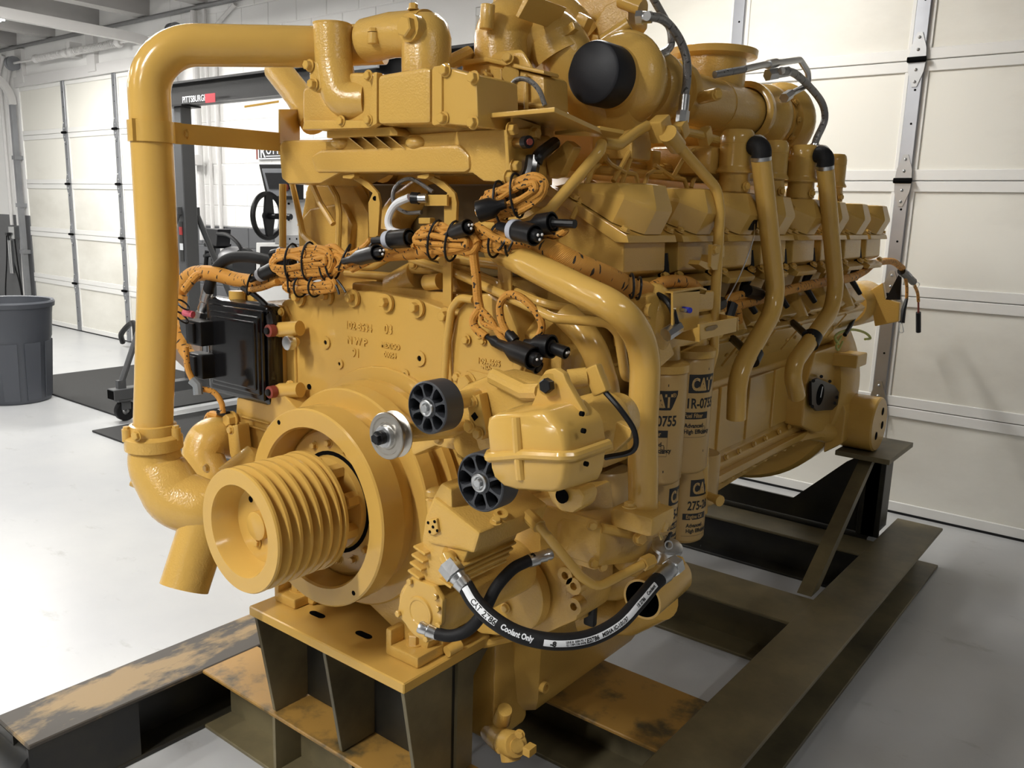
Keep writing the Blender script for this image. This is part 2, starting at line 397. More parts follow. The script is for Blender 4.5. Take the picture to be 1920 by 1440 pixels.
for xa, xb in ((-11.1, -10.35), (-10.2, -9.15)):
    B().tube([(xa+(xb-xa)*i/240, WY-.12+.036*math.cos(i*.79), 3.25+.036*math.sin(i*.79)) for i in range(241)], .007, n=5).o('torsion_spring', WP, d1)
    for e in (xa, xb): B().lathe((e-.03, WY-.12, 3.25), (1, 0, 0), [(0, 0), (0, .05), (.03, .05), (.06, .035), (.06, 0)], 16).o('spring_cone', WP, d1)
for xx in (-11.82, -8.13):
    B().lathe((xx, WY-.12, 3.25), (1, 0, 0), [(0, 0), (0, .085), (.015, .085), (.02, .068), (.07, .068), (.075, .085), (.09, .085), (.09, 0)], 24).o('cable_drum', GALV, d1)
B().prism([(-10.30, WY-.14, 3.20), (-10.22, WY-.14, 3.20), (-10.22, WY-.14, 3.36), (-10.30, WY-.14, 3.36)], (0, .14, 0)).o('centre_bracket', WP, d1)
for xx in (-11.78, -9.94): B().box((xx-.09, WY-.05, 3.03), (xx+.09, WY, 3.43)).o('trim_board', WP, wb)
B().box((-12.0, WY-.035, 2.99), (-8.3, WY, 3.11)).o('trim_1', WP, kind='structure')
B().cyl((-13, WY-.03, 3.462), (-6.9, WY-.03, 3.462), .022, n=10).o('conduit', mat('conduit_grey', (.20, .20, .20), .5), None, 'dark conduit running along the top of the wall under the ceiling joists', cat='conduit')
# conduits and outlets on the wall
def conduit(pts, r, label): return B().tube(pts, r, 10, fil=.12).o('conduit', WP, None, label, cat='conduit', group='white conduits on the block wall')
conduit([(-7.70, WY-.03, 0.95), (-7.70, WY-.03, 3.43)], .020, 'white conduit on the block wall, second from the garage door')
conduit([(-7.55, WY-.03, 1.0), (-7.55, WY-.03, 3.25), (-7.2, WY-.03, 3.42)], .020, 'white conduit on the block wall, rightmost of three')
conduit([(-7.85, WY-.05, 1.25), (-7.85, WY-.05, 3.43)], .032, 'thick white conduit on the block wall next to the garage door')
jb = B().box((-7.95, WY-.17, 1.98), (-7.74, WY-.085, 2.08), .008).o('junction_box', WP, None, 'white junction box on the thick conduit beside the crane post', cat='junction box')
conduit([(-12.42, WY-.03, 1.26), (-12.42, WY-.03, 3.2), (-12.25, WY-.03, 3.4)], .022, 'thin white conduit left of the garage door track')
conduit([(-12.22, WY-.03, 1.26), (-12.22, WY-.03, 3.0), (-12.05, WY-.03, 3.3)], .02, 'short white conduit against the left garage door track')
ob = empty('outlet_box', (-12.35, WY, 1.12), label='metal outlet box with black cords on the grey lower wall', cat='outlet')
B().box((-12.45, WY-.07, 1.08), (-12.28, WY, 1.24), .006).o('box', ZINC, ob)
B().box((-12.47, WY-.11, 1.12), (-12.40, WY-.07, 1.16), .005).o('plug', BLK, ob)
B().cyl((-12.40, WY-.08, .62), (-12.40, WY-.08, 1.06), .03, n=12).o('chrome_canister', ZINC, ob)
for pts in ([(-12.46, WY-.09, 1.14), (-12.6, WY-.06, .8), (-12.75, WY-.05, .4), (-12.8, WY-.05, .05)], [(-12.42, WY-.09, 1.13), (-12.43, WY-.05, .8), (-12.30, WY-.04, .45), (-12.22, WY-.05, .04)], [(-12.3, WY-.06, 1.1), (-12.26, WY-.06, .7), (-12.25, WY-.04, .3), (-12.2, WY-.05, .02)]):
    B().tube(pts, .009, 6, spl=8).o('cord', BLK, ob)
B().tube([(-12.17, WY-.05, 0), (-12.10, WY-.05, 1.4)], .018, 8).o('trim_2', WP, kind='structure')
# fluorescent fittings the lights sit in (above the frame), the last an added fill
for i, (lx, ly) in enumerate(LAMPS):
    TUBE = mat('tube_glow', (.9, .9, .9), .4, emit=(1, .978, .935), es=.62*LAMP_W[i])
    fx = empty('ceiling_light', (lx, ly, LAMP_Z), label='twin tube fluorescent fitting under the ceiling joists', cat='ceiling light', group='fluorescent fittings')
    B().prism([(lx-.11, ly-.63, LAMP_Z-.03), (lx+.11, ly-.63, LAMP_Z-.03), (lx+.06, ly-.63, LAMP_Z+.05), (lx-.06, ly-.63, LAMP_Z+.05)], (0, 1.26, 0)).o('housing', WP, fx)
    for s in (-.4, .4): B().cyl((lx, ly+s, LAMP_Z+.05), (lx, ly+s, CZ), .006, n=6).o('hanger', WP, fx)
    for s in (-.045, .045): B().cyl((lx+s, ly-.6, LAMP_Z-.05), (lx+s, ly+.6, LAMP_Z-.05), .013, n=8).o('tube', TUBE, fx)
# ================================================================== skid
XC, ZC = -1.557, .894
sk = empty('engine_skid', (XC, 2.5, 0), label='dark olive steel beam skid carrying the yellow engine', cat='engine stand')
def ibeam(name, p0, p1, w, h, m, t=.012, mtop=None, parent=None):
    """wide flange beam along x or y, p0/p1 on the floor centre line"""
    p0, p1 = V(p0), V(p1); d = (p1-p0); L = d.length; a = math.atan2(d.y, d.x)
    R = Matrix.Translation(p0) @ Matrix.Rotation(a, 4, 'Z')
    pr = empty(name+'_x', p0) if False else None
    web = B().box((0, -t*.4, t), (L, t*.4, h-t), 0, R).box((0, -w/2, 0), (L, w/2, t), .002, R, 1).o(name, m, parent)
    B().box((0, -w/2, h-t), (L, w/2, h), .003, R, 1).o('top_flange', mtop or m, web)
    return web
RAILX = (-2.293, -.822)
rl = ibeam('side_rail', (RAILX[0], .80, 0), (RAILX[0], 4.28, 0), .205, .20, SKIDK, .014, FLAKE, sk)
rr = ibeam('side_rail', (RAILX[1], .80, 0), (RAILX[1], 4.28, 0), .205, .20, SKID, .014, None, sk)
for rx in RAILX:
    for sg in (-1, 1):
        B().box((rx+sg*.006, .80, .014), (rx+sg*.095, .812, .186)).o('end_plate', SKIDK, sk) if rx < -2 and sg < 0 else None
    bx = B().box((rx+.088, .80, .014), (rx+.1, 1.10, .186)).o('side_plate', SKIDK, sk) if rx < -2 else None
    b = B()
    b.tube([(rx-.095, .84, .10), (rx+.0875, .84, .10)], .07, 20); b.o('lifting_pipe', SKIDK, sk)
def cross(y0, y1, m, mt): return ibeam('cross_beam', (RAILX[0]+.1, (y0+y1)/2, 0), (RAILX[1]-.1, (y0+y1)/2, 0), y1-y0, .197, m, .012, mt, sk)
cross(1.305, 1.505, SKID, FLAKEY); cross(1.87, 2.18, SKID, FLAKEY); cross(2.84, 3.09, SKID, SKID); cross(3.68, 3.88, SKIDK, SKID)
for xx in (-1.845, -1.52, -1.28):
    B().box((xx-.006, 1.312, .012), (xx+.006, 1.40, .186)).o('stiffener', SKID, sk)
# front stand
PT = .54
fs = B().box((-1.855, 1.25, PT-.028), (-1.262, 1.56, PT), .003, seg=1).o('front_plate', YEL, sk)
for px_, py_ in ((595, 1152), (682, 1190)):
    c = aZ(px_, py_, PT+.0005); b = B(); b.prism([(c.x+.016*math.cos(t)+(.012 if math.cos(t) > 0 else -.012), c.y+.011*math.sin(t), PT-.003) for t in [i*math.pi/8 for i in range(16)]], (0, 0, .0036)); b.o('slot', HOLE, fs)
B().box((-1.84, 1.43, .2), (-1.275, 1.442, PT-.028)).o('web_plate', SKIDK, sk)
for xx in (-1.845, -1.56, -1.28):
    B().prism([(xx-.006, 1.262, PT-.028), (xx-.006, 1.315, .2), (xx-.006, 1.43, .2), (xx-.006, 1.43, PT-.028)], (.012, 0, 0), .001, 1).o('gusset', SKID, sk)
B().prism([(-1.281, 1.44, .2), (-1.281, 1.50, .2), (-1.281, 1.50, PT-.09), (-1.281, 1.56, PT-.03), (-1.281, 1.44, PT-.03)], (.016, 0, 0)).o('gusset', SKID, sk)
# rear stand: posts, plates, diagonal braces and the notched web between them
for sx in (1, -1):
    def mx(v): return V((XC+sx*(v[0]-XC), v[1], v[2]))
    def bxm(lo, hi, nm, m, bev=.002):
        a, b_ = mx(lo), mx(hi); B().box((min(a.x, b_.x), lo[1], lo[2]), (max(a.x, b_.x), hi[1], hi[2]), bev, seg=1).o(nm, m, sk)
    bxm((-1.0, 3.93, .197), (-.94, 4.14, .592), 'post', SKIDK)
    bxm((-1.02, 3.93, .197), (-.92, 3.945, .592), 'post_flange', SKIDK)
    bxm((-1.10, 3.76, .592), (-.87, 4.16, .615), 'mount_plate', SKID)
    a, b_ = V((-.965, 3.10, .2)), V((-.985, 3.86, .595))
    q = [mx(a+V((-.028, 0, 0))), mx(a+V((.028, 0, 0))), mx(a+V((.028, .09, 0))), mx(a+V((-.028, .09, 0)))]
    q2 = [mx(b_+V((-.028, 0, 0))), mx(b_+V((.028, 0, 0))), mx(b_+V((.028, .06, 0))), mx(b_+V((-.028, .06, 0)))]
    B().loft([q, q2]).o('brace', SKID, sk, smooth=False)
rw = [(-1.0, 3.95, .2), (-1.0, 3.95, .59), (-1.10, 3.95, .52), (-1.33, 3.95, .29), (-1.78, 3.95, .29), (-2.02, 3.95, .52), (-2.114, 3.95, .59), (-2.114, 3.95, .2)]
B().prism(rw, (0, .012, 0)).o('rear_web', SKIDK, sk)
B().box((-2.15, 3.90, .0), (-.96, 4.10, .197)).o('cross_beam', SKIDK, sk)
# ================================================================== engine, front end
EN = empty('diesel_engine', (XC, 2.5, PT), label='large yellow sixteen cylinder diesel engine on a steel skid', cat='engine')
YB = (0, 1, 0); FR = (0, -1, 0)
def part(b, name, m=None, label=None, parent=None, smooth=True, ang=.6): return b.o(name, m or CAST, parent or EN, label, smooth, ang)
def plate(Y, pts, th, bev=.004): return B().prism(mY(Y, pts), (0, th, 0), bev)
# crankcase, oil pan
def mirr(p): return [(2*XC-a, c) for a, c in p]
half = [(-1.557, .715), (-1.20, .715), (-1.175, .735), (-1.175, .765), (-1.20, .78), (-1.205, 1.06), (-1.10, 1.145), (-1.02, 1.262), (-1.055, 1.285), (-1.075, 1.37), (-1.26, 1.33), (-1.40, 1.27), (-1.557, 1.25)]
poly = half + [(2*XC-a, c) for a, c in half[-2:0:-1]]
blk = part(B().prism([(a, 1.62, c) for a, c in poly], (0, 2.08, 0), .006), 'cylinder_block')
for k in range(8):   # inspection covers along the crankcase side, tilted camshaft covers above them
    y0 = 1.70+.249*k
    part(B().box((-1.205, y0+.012, .80), (-1.192, y0+.237, 1.035), .004), 'crankcase_cover', YEL, parent=blk)
    a = V((-1.097, y0+.012, 1.157)); u = V((.072, 0, .106))*.93
    cc = part(B().prism([a, a+u, a+u+V((0, .222, 0)), a+V((0, .222, 0))], V((.009, 0, -.006)), .002), 'camshaft_cover', YEL, parent=blk)
    for q in (.12, .88):
        bolt(cc, a+u*.5+V((.011, .222*q, -.007)), (.8, 0, -.55), .006)
    for q in (.06, .17): bolt(blk, (-1.178, y0+q, .778), (1, 0, .3), .009)
pan0 = [(-1.175, 1.63), (-1.175, 3.68), (2*XC+1.175, 3.68), (2*XC+1.175, 1.63)]
def ring4(hw, y0, y1, z, r=.05):
    return [(XC-hw+r, y0, z), (XC+hw-r, y0, z), (XC+hw, y0+r, z), (XC+hw, y1-r, z), (XC+hw-r, y1, z), (XC-hw+r, y1, z), (XC-hw, y1-r, z), (XC-hw, y0+r, z)]
pan = part(B().loft([ring4(.27, 1.72, 2.27, .235), ring4(.318, 1.69, 2.31, .25), ring4(.335, 1.675, 2.35, .29), ring4(.365, 1.645, 2.46, .64), ring4(.37, 1.64, 3.60, .69), ring4(.375, 1.63, 3.66, .718)]), 'oil_pan', CAST, ang=.7)
part(B().box((-1.190, 1.62, .708), (-1.150, 3.69, .738), .005), 'pan_rail', YEL)
part(B().box((-1.964, 1.62, .708), (-1.924, 3.69, .738), .005), 'pan_rail', YEL)
for k in range(20): bolt(pan, (-1.162, 1.68+.1*k, .706), (0, 0, -1), .010)
c = aX(1020, 1288, -1.212); bs = part(B().lathe(c-V((.02, 0, 0)), (1, 0, 0), [(0, 0), (0, .017), (.028, .016), (.028, .009), (.02, .008), (.02, 0)], 20), 'drain_plug', YEL, parent=pan)
# front and gear housings
fh = part(plate(1.48, [(512, 590), (532, 562), (600, 545), (700, 546), (790, 563), (836, 580), (846, 700), (880, 880), (860, 1020), (720, 1110), (590, 1100), (545, 960), (532, 830), (527, 740)], .15, .008), 'front_housing', YEL)
part(B().box((-2.06, 1.56, .62), (-1.05, 1.66, 1.31), .02), 'gear_case')
part(plate(1.478, [(524, 600), (545, 590), (553, 610), (557, 735), (545, 760), (530, 742)], .004, .001), 'boss_strip', YEL, parent=fh)
_pts = mY(1.478, [(536, 575), (549, 606), (553, 640), (556, 738)])
part(B().tube(_pts, .005, 8, fil=.03), 'rib', YEL, parent=fh)
for px_, py_ in ((562, 556), (614, 554), (663, 557), (726, 566), (783, 576), (838, 592)):
    p = aY(px_, py_, 1.475); part(B().cyl(p+V((0, .002, -.003)), p+V((0, -.006, -.003)), .023, n=20), 'boss', YEL, parent=fh); bolt(fh, p+V((0, -.006, 0)), FR, .0125, w=False, h=1.2)
for px_, py_, r in ((612, 642, .017), (788, 672, .019), (638, 682, .013), (760, 702, .014)):
    p = aY(px_, py_, 1.479); b0 = part(B().lathe(p, FR, [(0, 0), (0, r), (.004, r), (.004, r*.38), (.001, r*.36), (.001, 0)], 20), 'tapped_boss', YEL, parent=fh)
    part(B().cyl(p, p+V((0, -.0016, 0)), r*.36, n=12), 'hole', HOLE, parent=b0)
for px_, py_ in ((580, 725), ):
    p = aY(px_, py_, 1.479); part(B().cyl(p, p+V((0, -.002, 0)), .008, n=12), 'hole', HOLE, parent=fh)
# raised cast numbers
def cast_text(s, px_, py_, Y, size, parent, rot=0):
    o = aY(px_, py_, Y); xd = V((math.cos(rot), 0, math.sin(rot))); return text(parent, 'cast_lettering', s, size, YEL, o, xd, V((-xd.z, 0, xd.x)), .0022, .0006)
cast_text('102-8534', 648, 615, 1.479, .027, fh); cast_text('03', 720, 624, 1.479, .032, fh); cast_text('N W P', 651, 643, 1.479, .027, fh)
cast_text('91', 660, 668, 1.479, .032, fh); cast_text('MEXICO', 715, 650, 1.479, .018, fh); cast_text('00054', 720, 668, 1.479, .018, fh)
# arched boss round the crank nose
ar = [(XC+.315*math.cos(t), 1.482, ZC+.315*math.sin(t)) for t in [i*math.pi/20 for i in range(21)]]
part(B().prism(ar+[(XC-.2, 1.482, ZC-.05), (XC+.2, 1.482, ZC-.05)], (0, -.014, 0), .004, ang=.4), 'crank_boss', YEL, parent=fh)
# gear cover on the right with its pipe
gc = part(plate(1.468, [(842, 640), (856, 580), (880, 554), (915, 548), (950, 570), (972, 625), (985, 700), (1000, 770), (960, 880), (905, 900), (850, 860)], .12, .012), 'gear_cover', YEL)
part(B().box((-1.18, 1.53, 1.02), (-1.055, 1.66, 1.30), .012), 'gear_case_side')
part(plate(1.462, [(862, 712), (870, 700), (880, 694), (920, 704), (925, 718), (870, 735)], .008, .002), 'access_plate', YEL, parent=gc)
for px_, py_, r in ((874, 637, .010), (857, 707, .010), (877, 718, .021), (910, 716, .008), (975, 687, .013), (902, 628, .010), (845, 880, .009), (905, 640, .007)):
    bolt(gc, aY(px_, py_, 1.463), FR, r)
cast_text('109-4695', 895, 680, 1.467, .018, gc); cast_text('-ND-', 902, 690, 1.467, .014, gc)
part(B().tube(mY(1.452, [(888, 562), (862, 558), (846, 580), (838, 640), (832, 730)]), .0095, 12, fil=.03), 'vertical_pipe', YEL)
part(B().tube([aY(930, 640, 1.47), aY(962, 665, 1.47), aY(975, 715, 1.46)], .004, 6), 'cable', YEL)
# top face of the housing and clutter behind it
part(B().box((-1.99, 1.50, 1.30), (-1.30, 1.72, 1.372), .012), 'housing_top')
for a, b_, r in (((-1.62, 1.56, 1.40), (-1.53, 1.56, 1.44), .04), ((-1.46, 1.58, 1.38), (-1.38, 1.58, 1.43), .035)):
    part(B().cyl(a, b_, r, n=20, bev=.006), 'water_fitting')
# front mount: saddle with two feet bolted to the stand
sd = part(B().prism([(XC+dx, 1.36, z) for dx, z in ((-.255, PT), (-.17, PT), (-.14, .585), (-.05, .62), (.05, .62), (.14, .585), (.17, PT), (.255, PT), (.27, .60), (.20, .68), (.17, .85), (-.17, .85), (-.20, .68), (-.27, .60))], (0, .10, 0), .008), 'front_mount', CAST)
for sg, x0, x1 in ((-1, XC-.275, XC-.185), (1, XC+.165, XC+.275)):
    ft = part(B().box((x0, 1.315, PT), (x1, 1.45, PT+.03), .006).box((x0, 1.315, PT+.02), (x0+.02, 1.45, PT+.07), .006).box((x1-.02, 1.40, PT+.02), (x1, 1.45, PT+.09), .006), 'mount_foot', CAST)
    bolt(ft, ((x0+x1)/2, 1.36, PT+.03), (0, 0, 1), .017, h=1.4)
# damper and grooved crank pulley (turned parts on the crank axis)
O = V((XC, 0, ZC))
dm = part(B().lathe(O, YB, [(1.241, .194), (1.235, .198), (1.235, .239), (1.239, .243), (1.302, .243), (1.306, .239), (1.306, .228), (1.345, .228), (1.345, .272), (1.349, .276), (1.388, .279), (1.392, .275), (1.392, .25), (1.428, .25), (1.428, .285), (1.45, .285), (1.45, .10), (1.322, .10), (1.318, .186), (1.241, .194)], 80), 'vibration_damper', YEL, ang=.4)
for px_, py_ in ((523, 792), (663, 1112)):
    p = aY(px_, py_, 1.235); part(B().cyl(p, p+V((0, -.0008, 0)), .006, n=10), 'hole', HOLE, parent=dm)
hubp = part(B().lathe(O, YB, [(1.300, .0), (1.300, .178), (1.306, .186), (1.318, .186), (1.318, 0)], 56), 'hub_plate', YEL)
for k in range(16):
    t = k*math.pi/8+.1; bolt(hubp, (XC+.148*math.cos(t), 1.300, ZC+.148*math.sin(t)), FR, .0085, h=1.2)
part(B().cyl((XC, 1.2985, ZC), (XC, 1.300, ZC), .128, n=40), 'hub_gap_shade', HOLE, parent=hubp)  # flat black disc, shade of the gap behind the pulley put into colour
for k in range(8):
    t = k*math.pi/4+.35; bolt(hubp, (XC+.100*math.cos(t), 1.285, ZC+.100*math.sin(t)), FR, .020, h=1.7, w=False)
part(B().lathe(O, YB, [(1.21, 0), (1.21, .075), (1.27, .078), (1.285, .115), (1.2985, .118), (1.2985, 0)], 40), 'adapter', YEL, parent=hubp)
prof = [(1.088, 0), (1.088, .088), (1.037, .103), (1.030, .106), (1.030, .140), (1.034, .1425)]
for k in range(6):
    y = 1.037+k*.0275; prof += [(y, .1425), (y+.003, .1425), (y+.0095, .121), (y+.0165, .121), (y+.0235, .1425)]
prof += [(1.204, .1425), (1.207, .132), (1.212, .132), (1.214, .1445), (1.222, .1445), (1.225, .14), (1.225, 0)]
pu = part(B().lathe(O, YB, prof, 80), 'crank_pulley', YEL, ang=.4)
part(B().lathe(O, YB, [(1.072, 0), (1.072, .030), (1.074, .033), (1.089, .034)], 32), 'hub', YEL, parent=pu)
for dx, dz in ((-.022, .052), (.022, -.055)):
    part(B().cyl((XC+dx*1.6, 1.0872, ZC+dz), (XC+dx*1.6, 1.09, ZC+dz), .0075, n=14), 'hole', HOLE, parent=pu)
bolt(pu, (XC-.012, 1.086, ZC-.044), FR, .010)
# right-hand belt gear: bracket arm, idlers, steel pulley
arm = part(plate(1.19, [(765, 812), (800, 800), (842, 745), (870, 722), (925, 698), (985, 715), (1020, 720), (1030, 800), (985, 880), (920, 872), (895, 848), (850, 846), (815, 838), (770, 858)], .07, .010), 'tensioner_bracket', CAST)
part(B().tube([aY(925, 705, 1.18), aY(985, 735, 1.17), aY(1015, 735, 1.16)], .016, 10), 'rib', CAST, parent=arm)
pt = part(plate(1.165, [(874, 750), (898, 738), (912, 812), (902, 826), (888, 822), (880, 790)], .025, .003), 'adjuster_plate', YEL, parent=arm)
for px_, py_ in ((886, 753), (897, 813), (823, 822), (880, 800)): bolt(arm, aY(px_, py_, 1.163), FR, .0095)
p = aY(890, 781, 1.1645); part(B().boxc(p, (.012, .002, .012), 0, Matrix.Rotation(.785, 3, 'Y')), 'square_hole', HOLE, parent=arm)
part(B().cyl(aY(880, 830, 1.18), aY(880, 830, 1.40), .03, n=16), 'bracket_post', CAST, parent=arm)
def idler(px_, py_, Y, r, th, lab):
    c = aY(px_, py_, Y); g = part(B().lathe(c, YB, [(0, r*.93), (0, r-.002), (.002, r), (th, r), (th, r*.93), (.006, r*.93), (0, r*.93)], 48), 'idler_pulley', IDL, lab)
    b = B(); n = 64  # web with eight rounded openings: rim, spokes, hub
    part(B().lathe(c, YB, [(.002, .32*r), (.002, .40*r), (.03, .40*r), (.03, .32*r), (.002, .32*r)], 32), 'hub_ring', IDL, parent=g)
    for k in range(8):
        a0 = 2*math.pi*(k+.5)/8
        def pp(rad, t): return c+V((math.cos(t)*rad*r, .003, math.sin(t)*rad*r))
        # spoke: widens into hub and rim
        w = []
        for rad, hw in ((.36, .24), (.46, .12), (.60, .065), (.74, .055), (.86, .10), (.95, .24)): w.append((rad, hw))
        poly = [pp(a, a0-h) for a, h in w]+[pp(a, a0+h) for a, h in w[::-1]]
        B().prism(poly, (0, .022, 0)).o('spoke', IDL, g)
    part(B().cyl(c+V((0, .028, 0)), c+V((0, .03, 0)), r*.94, n=40), 'back_disc', HOLE, parent=g)
    h = part(B().lathe(c+V((0, -.004, 0)), YB, [(.004, 0), (.004, r*.16), (.001, r*.20), (0, r*.26), (.001, r*.31), (.004, r*.34), (.012, r*.34)], 32), 'bearing_washer', ZINC, parent=g)
    bolt(g, c+V((0, 0, 0)), FR, r*.15, ZINC, h=.9, w=False)
    part(B().cyl(c+V((0, .03, 0)), c+V((0, .16, 0)), .017, n=14), 'spindle', YEL, parent=g)
    return g
idler(800, 765, 1.055, .0475, .045, 'dark grey idler pulley with eight openings above the steel pulley')
idler(899, 905, 1.075, .0525, .045, 'dark grey idler pulley with eight openings half behind the square guard')
c = aY(723, 818, 1.04)
vp = part(B().lathe(c, YB, [(0, .018), (0, .024), (.003, .026), (.003, .034), (0, .036), (0, .0425), (.002, .044), (.006, .044), (.012, .034), (.018, .034), (.024, .044), (.027, .043), (.028, .01)], 48), 'steel_v_pulley', STEEL, 'bright machined steel grooved pulley with a black bolt')
part(B().lathe(c+V((0, -.008, 0)), YB, [(0, .008), (0, .019), (.002, .021), (.01, .022)], 28), 'washer_stack', ZINC, parent=vp)
part(B().lathe(c+V((0, -.018, 0)), YB, [(0, 0), (0, .012), (.002, .013), (.012, .013)], 24), 'sleeve', BLK, parent=vp)
bolt(vp, c+V((0, -.018, 0)), FR, .010, BLK, h=.9)
part(B().cyl(c+V((0, .028, 0)), c+V((.055, .15, .0)), .019, n=16), 'pulley_arm', CAST, parent=vp)
# belt guard over the alternator
GF = 1.04
def ringp(Y, pts): return mY(Y, pts)
g0 = [(908, 800), (911, 783), (925, 776), (975, 774), (1014, 770), (1024, 774), (1050, 800), (1056, 815), (1063, 858), (1056, 905), (1048, 922), (1034, 926), (965, 921), (940, 914), (922, 898), (916, 880)]
F0 = mY(GF, g0); cg = sum(F0, V())/len(F0)
r0 = [cg+(p-cg)*.90+V((0, -.0, 0)) for p in F0]; r1 = [p+V((0, .006, 0)) for p in [cg+(p-cg)*.97 for p in F0]]; r2 = [p+V((0, .018, 0)) for p in F0]
r3 = [cg+(p-cg)*1.06+V((0, .105, 0)) for p in F0]
gd = part(B().loft([r0, r1, r2, r3]), 'belt_guard', YEL, ang=.9)
part(B().tube([F0[0]+V((-.001, .020, -.050)), F0[0]+V((.012, -.001, -.050)), cg+V((0, -.002, -.006)), F0[8]+V((-.010, -.001, .0)), F0[8]+V((.002, .016, .0)), r3[8]+V((.003, 0, .002))], .009, 10, fil=.012), 'guard_rib', YEL, parent=gd)
part(B().tube([aY(968, 782, GF+.001), aY(972, 850, GF-.001), aY(977, 898, GF+.002)], .0085, 10), 'guard_rib', YEL, parent=gd)
lg = part(B().prism(mY(1.11, [(990, 772), (1004, 740), (1010, 712), (1022, 694), (1040, 690), (1056, 700), (1062, 716), (1098, 778), (1090, 800), (1010, 800)]), (0, .016, 0), .004), 'guard_lug', YEL, parent=gd)
part(B().cyl(aY(1030, 722, 1.108), aY(1030, 722, 1.104), .019, n=24), 'washer', YEL, parent=lg)
bolt(lg, aY(1030, 722, 1.104), FR, .0125, BLK, h=1.0, w=False)
for q, s in ((1092, 776), (1095, 808), (1100, 870)):
    p = aX(q, s, F0[8].x+.010); part(B().cyl(p+V((-.004, 0, 0)), p+V((.002, 0, 0)), .004, n=10), 'hole', HOLE, parent=gd)
ac = aY(1128, 792, 1.30)
alt = part(B().lathe(ac+V((0, -.10, 0)), YB, [(0, 0), (0, .035), (.01, .046), (.05, .052), (.06, .057), (.11, .057), (.12, .05), (.16, .047), (.17, 0)], 36), 'alternator', CAST)
part(B().tube([aY(1100, 708, 1.2), aY(1065, 712, 1.18)], .018, 12), 'alternator_ear', CAST, parent=alt)
part(B().prism(mY(1.22, [(1148, 830), (1155, 790), (1185, 805), (1182, 820), (1150, 850)]), (0, .02, 0), .003), 'alternator_ear', CAST, parent=alt)
cn = aY(1120, 712, 1.2); part(B().boxc(cn, (.030, .02, .05), .004, Matrix.Rotation(-.5, 3, 'Y')), 'plug_connector', YEL, parent=alt)
part(B().tube([aY(1135, 735, 1.2), aY(1165, 770, 1.2), aY(1190, 810, 1.22), aY(1186, 845, 1.22), aY(1135, 858, 1.22)], .005, 8, spl=6), 'cable', BLK, parent=alt)
part(B().prism(mY(1.2, [(1020, 915), (1085, 915), (1096, 930), (1090, 952), (1072, 964), (1050, 960), (1034, 945)]), (0, .05, 0), .008), 'alternator_mount', CAST)
p = aY(1055, 930, 1.195); part(B().cyl(p, p+V((0, -.004, 0)), .013, n=16), 'hole', HOLE)
# air compressor, tilted, with flange to the gear case
cp = part(B().prism(mY(1.115, [(769, 1081), (813, 1099), (830, 1126), (828, 1172), (801, 1204), (775, 1190), (743, 1152), (750, 1117)]), (0, .014, 0), .005), 'compressor_cover', YEL)
for q in ((770, 1090), (818, 1118), (748, 1150), (801, 1197), (822, 1140), (824, 1172)): bolt(cp, aY(*q, 1.114), FR, .007, w=False)
q = aY(788, 1148, 1.115); part(B().lathe(q+V((0, .002, 0)), FR, [(0, .034), (.006, .032), (.006, .026), (.0045, .024), (.0045, 0)], 28), 'cover_boss', YEL, parent=cp)
cc = aY(790, 1145, 1.13); cr = part(B().cyl(cc+V((0, 0, 0)), cc+V((0, .30, .0)), .062, n=28), 'compressor_crankcase', CAST)
hd = mY(1.125, [(790, 1012), (797, 968), (812, 930), (826, 905), (846, 918), (848, 960), (885, 1000), (879, 1030), (852, 1098), (815, 1100), (778, 1083), (795, 1050)])
cy = part(B().prism(hd, (0, .16, 0), .006), 'compressor_cylinder', CAST)
for k in range(4):
    a = aY(792-k*3.5, 1030+k*15, 1.12); part(B().boxc(a+V((.0, .055, 0)), (.034, .13, .006), .0025, Matrix.Rotation(.25, 3, 'Y')), 'cooling_fin', CAST, parent=cy)
for k in range(4):
    a = aY(858-k*6, 1055+k*12, 1.12); part(B().boxc(a+V((.0, .075, 0)), (.034, .17, .006), .0025, Matrix.Rotation(.25, 3, 'Y')), 'cooling_fin', CAST, parent=cy)
ch = part(B().prism(mY(1.118, [(797, 968), (812, 930), (900, 1000), (888, 1040), (872, 1035), (800, 1020)]), (0, .215, 0), .008), 'compressor_head', CAST)
h1 = aY(826, 935, 1.16); part(B().lathe(h1+V((0, 0, -.03)), (-.15, 0, 1), [(0, 0), (0, .026), (.03, .026), (.032, .021), (.036, .021), (.038, .025), (.047, .024), (.05, .019), (.05, 0)], 24), 'valve_cap', CAST, parent=ch)
hp = part(B().prism(mY(1.112, [(802, 975), (818, 972), (822, 998), (812, 1005), (800, 1000)]), (0, .012, 0), .003), 'port_plate', YEL, parent=ch)
for q in ((803, 980), (815, 978), (812, 988), (806, 997), (820, 995)):
    p = aY(*q, 1.112); part(B().cyl(p, p+V((0, -.001, 0)), .0032, n=8), 'hole', HOLE, parent=hp)
for q in ((863, 930), (857, 960), (895, 1010), (825, 962), (930, 978), (915, 985)): bolt(ch, aY(q[0], q[1], 1.17)+V((0, 0, .0)), (.3, -.25, 1), .009)
for q in ((892, 986), (938, 968)):
    p = aY(*q, 1.20); part(B().ring(p, p+V((.003, -.002, .008)), .014, .007, 16), 'port_boss', YEL, parent=ch)
part(B().boxc(aY(905, 965, 1.20), (.05, .08, .012), .004, Matrix.Rotation(.4, 3, 'Y')), 'head_cover', YEL, parent=ch)
fl = aY(955, 1112, 1.45)
part(B().lathe(fl, YB, [(0, 0), (0, .088), (.004, .094), (.03, .096), (.045, .085), (.10, .08)], 40), 'compressor_flange', CAST)
for q in ((905, 1128), (948, 1140), (925, 1045)): bolt(EN, aY(*q, 1.445), FR, .010)
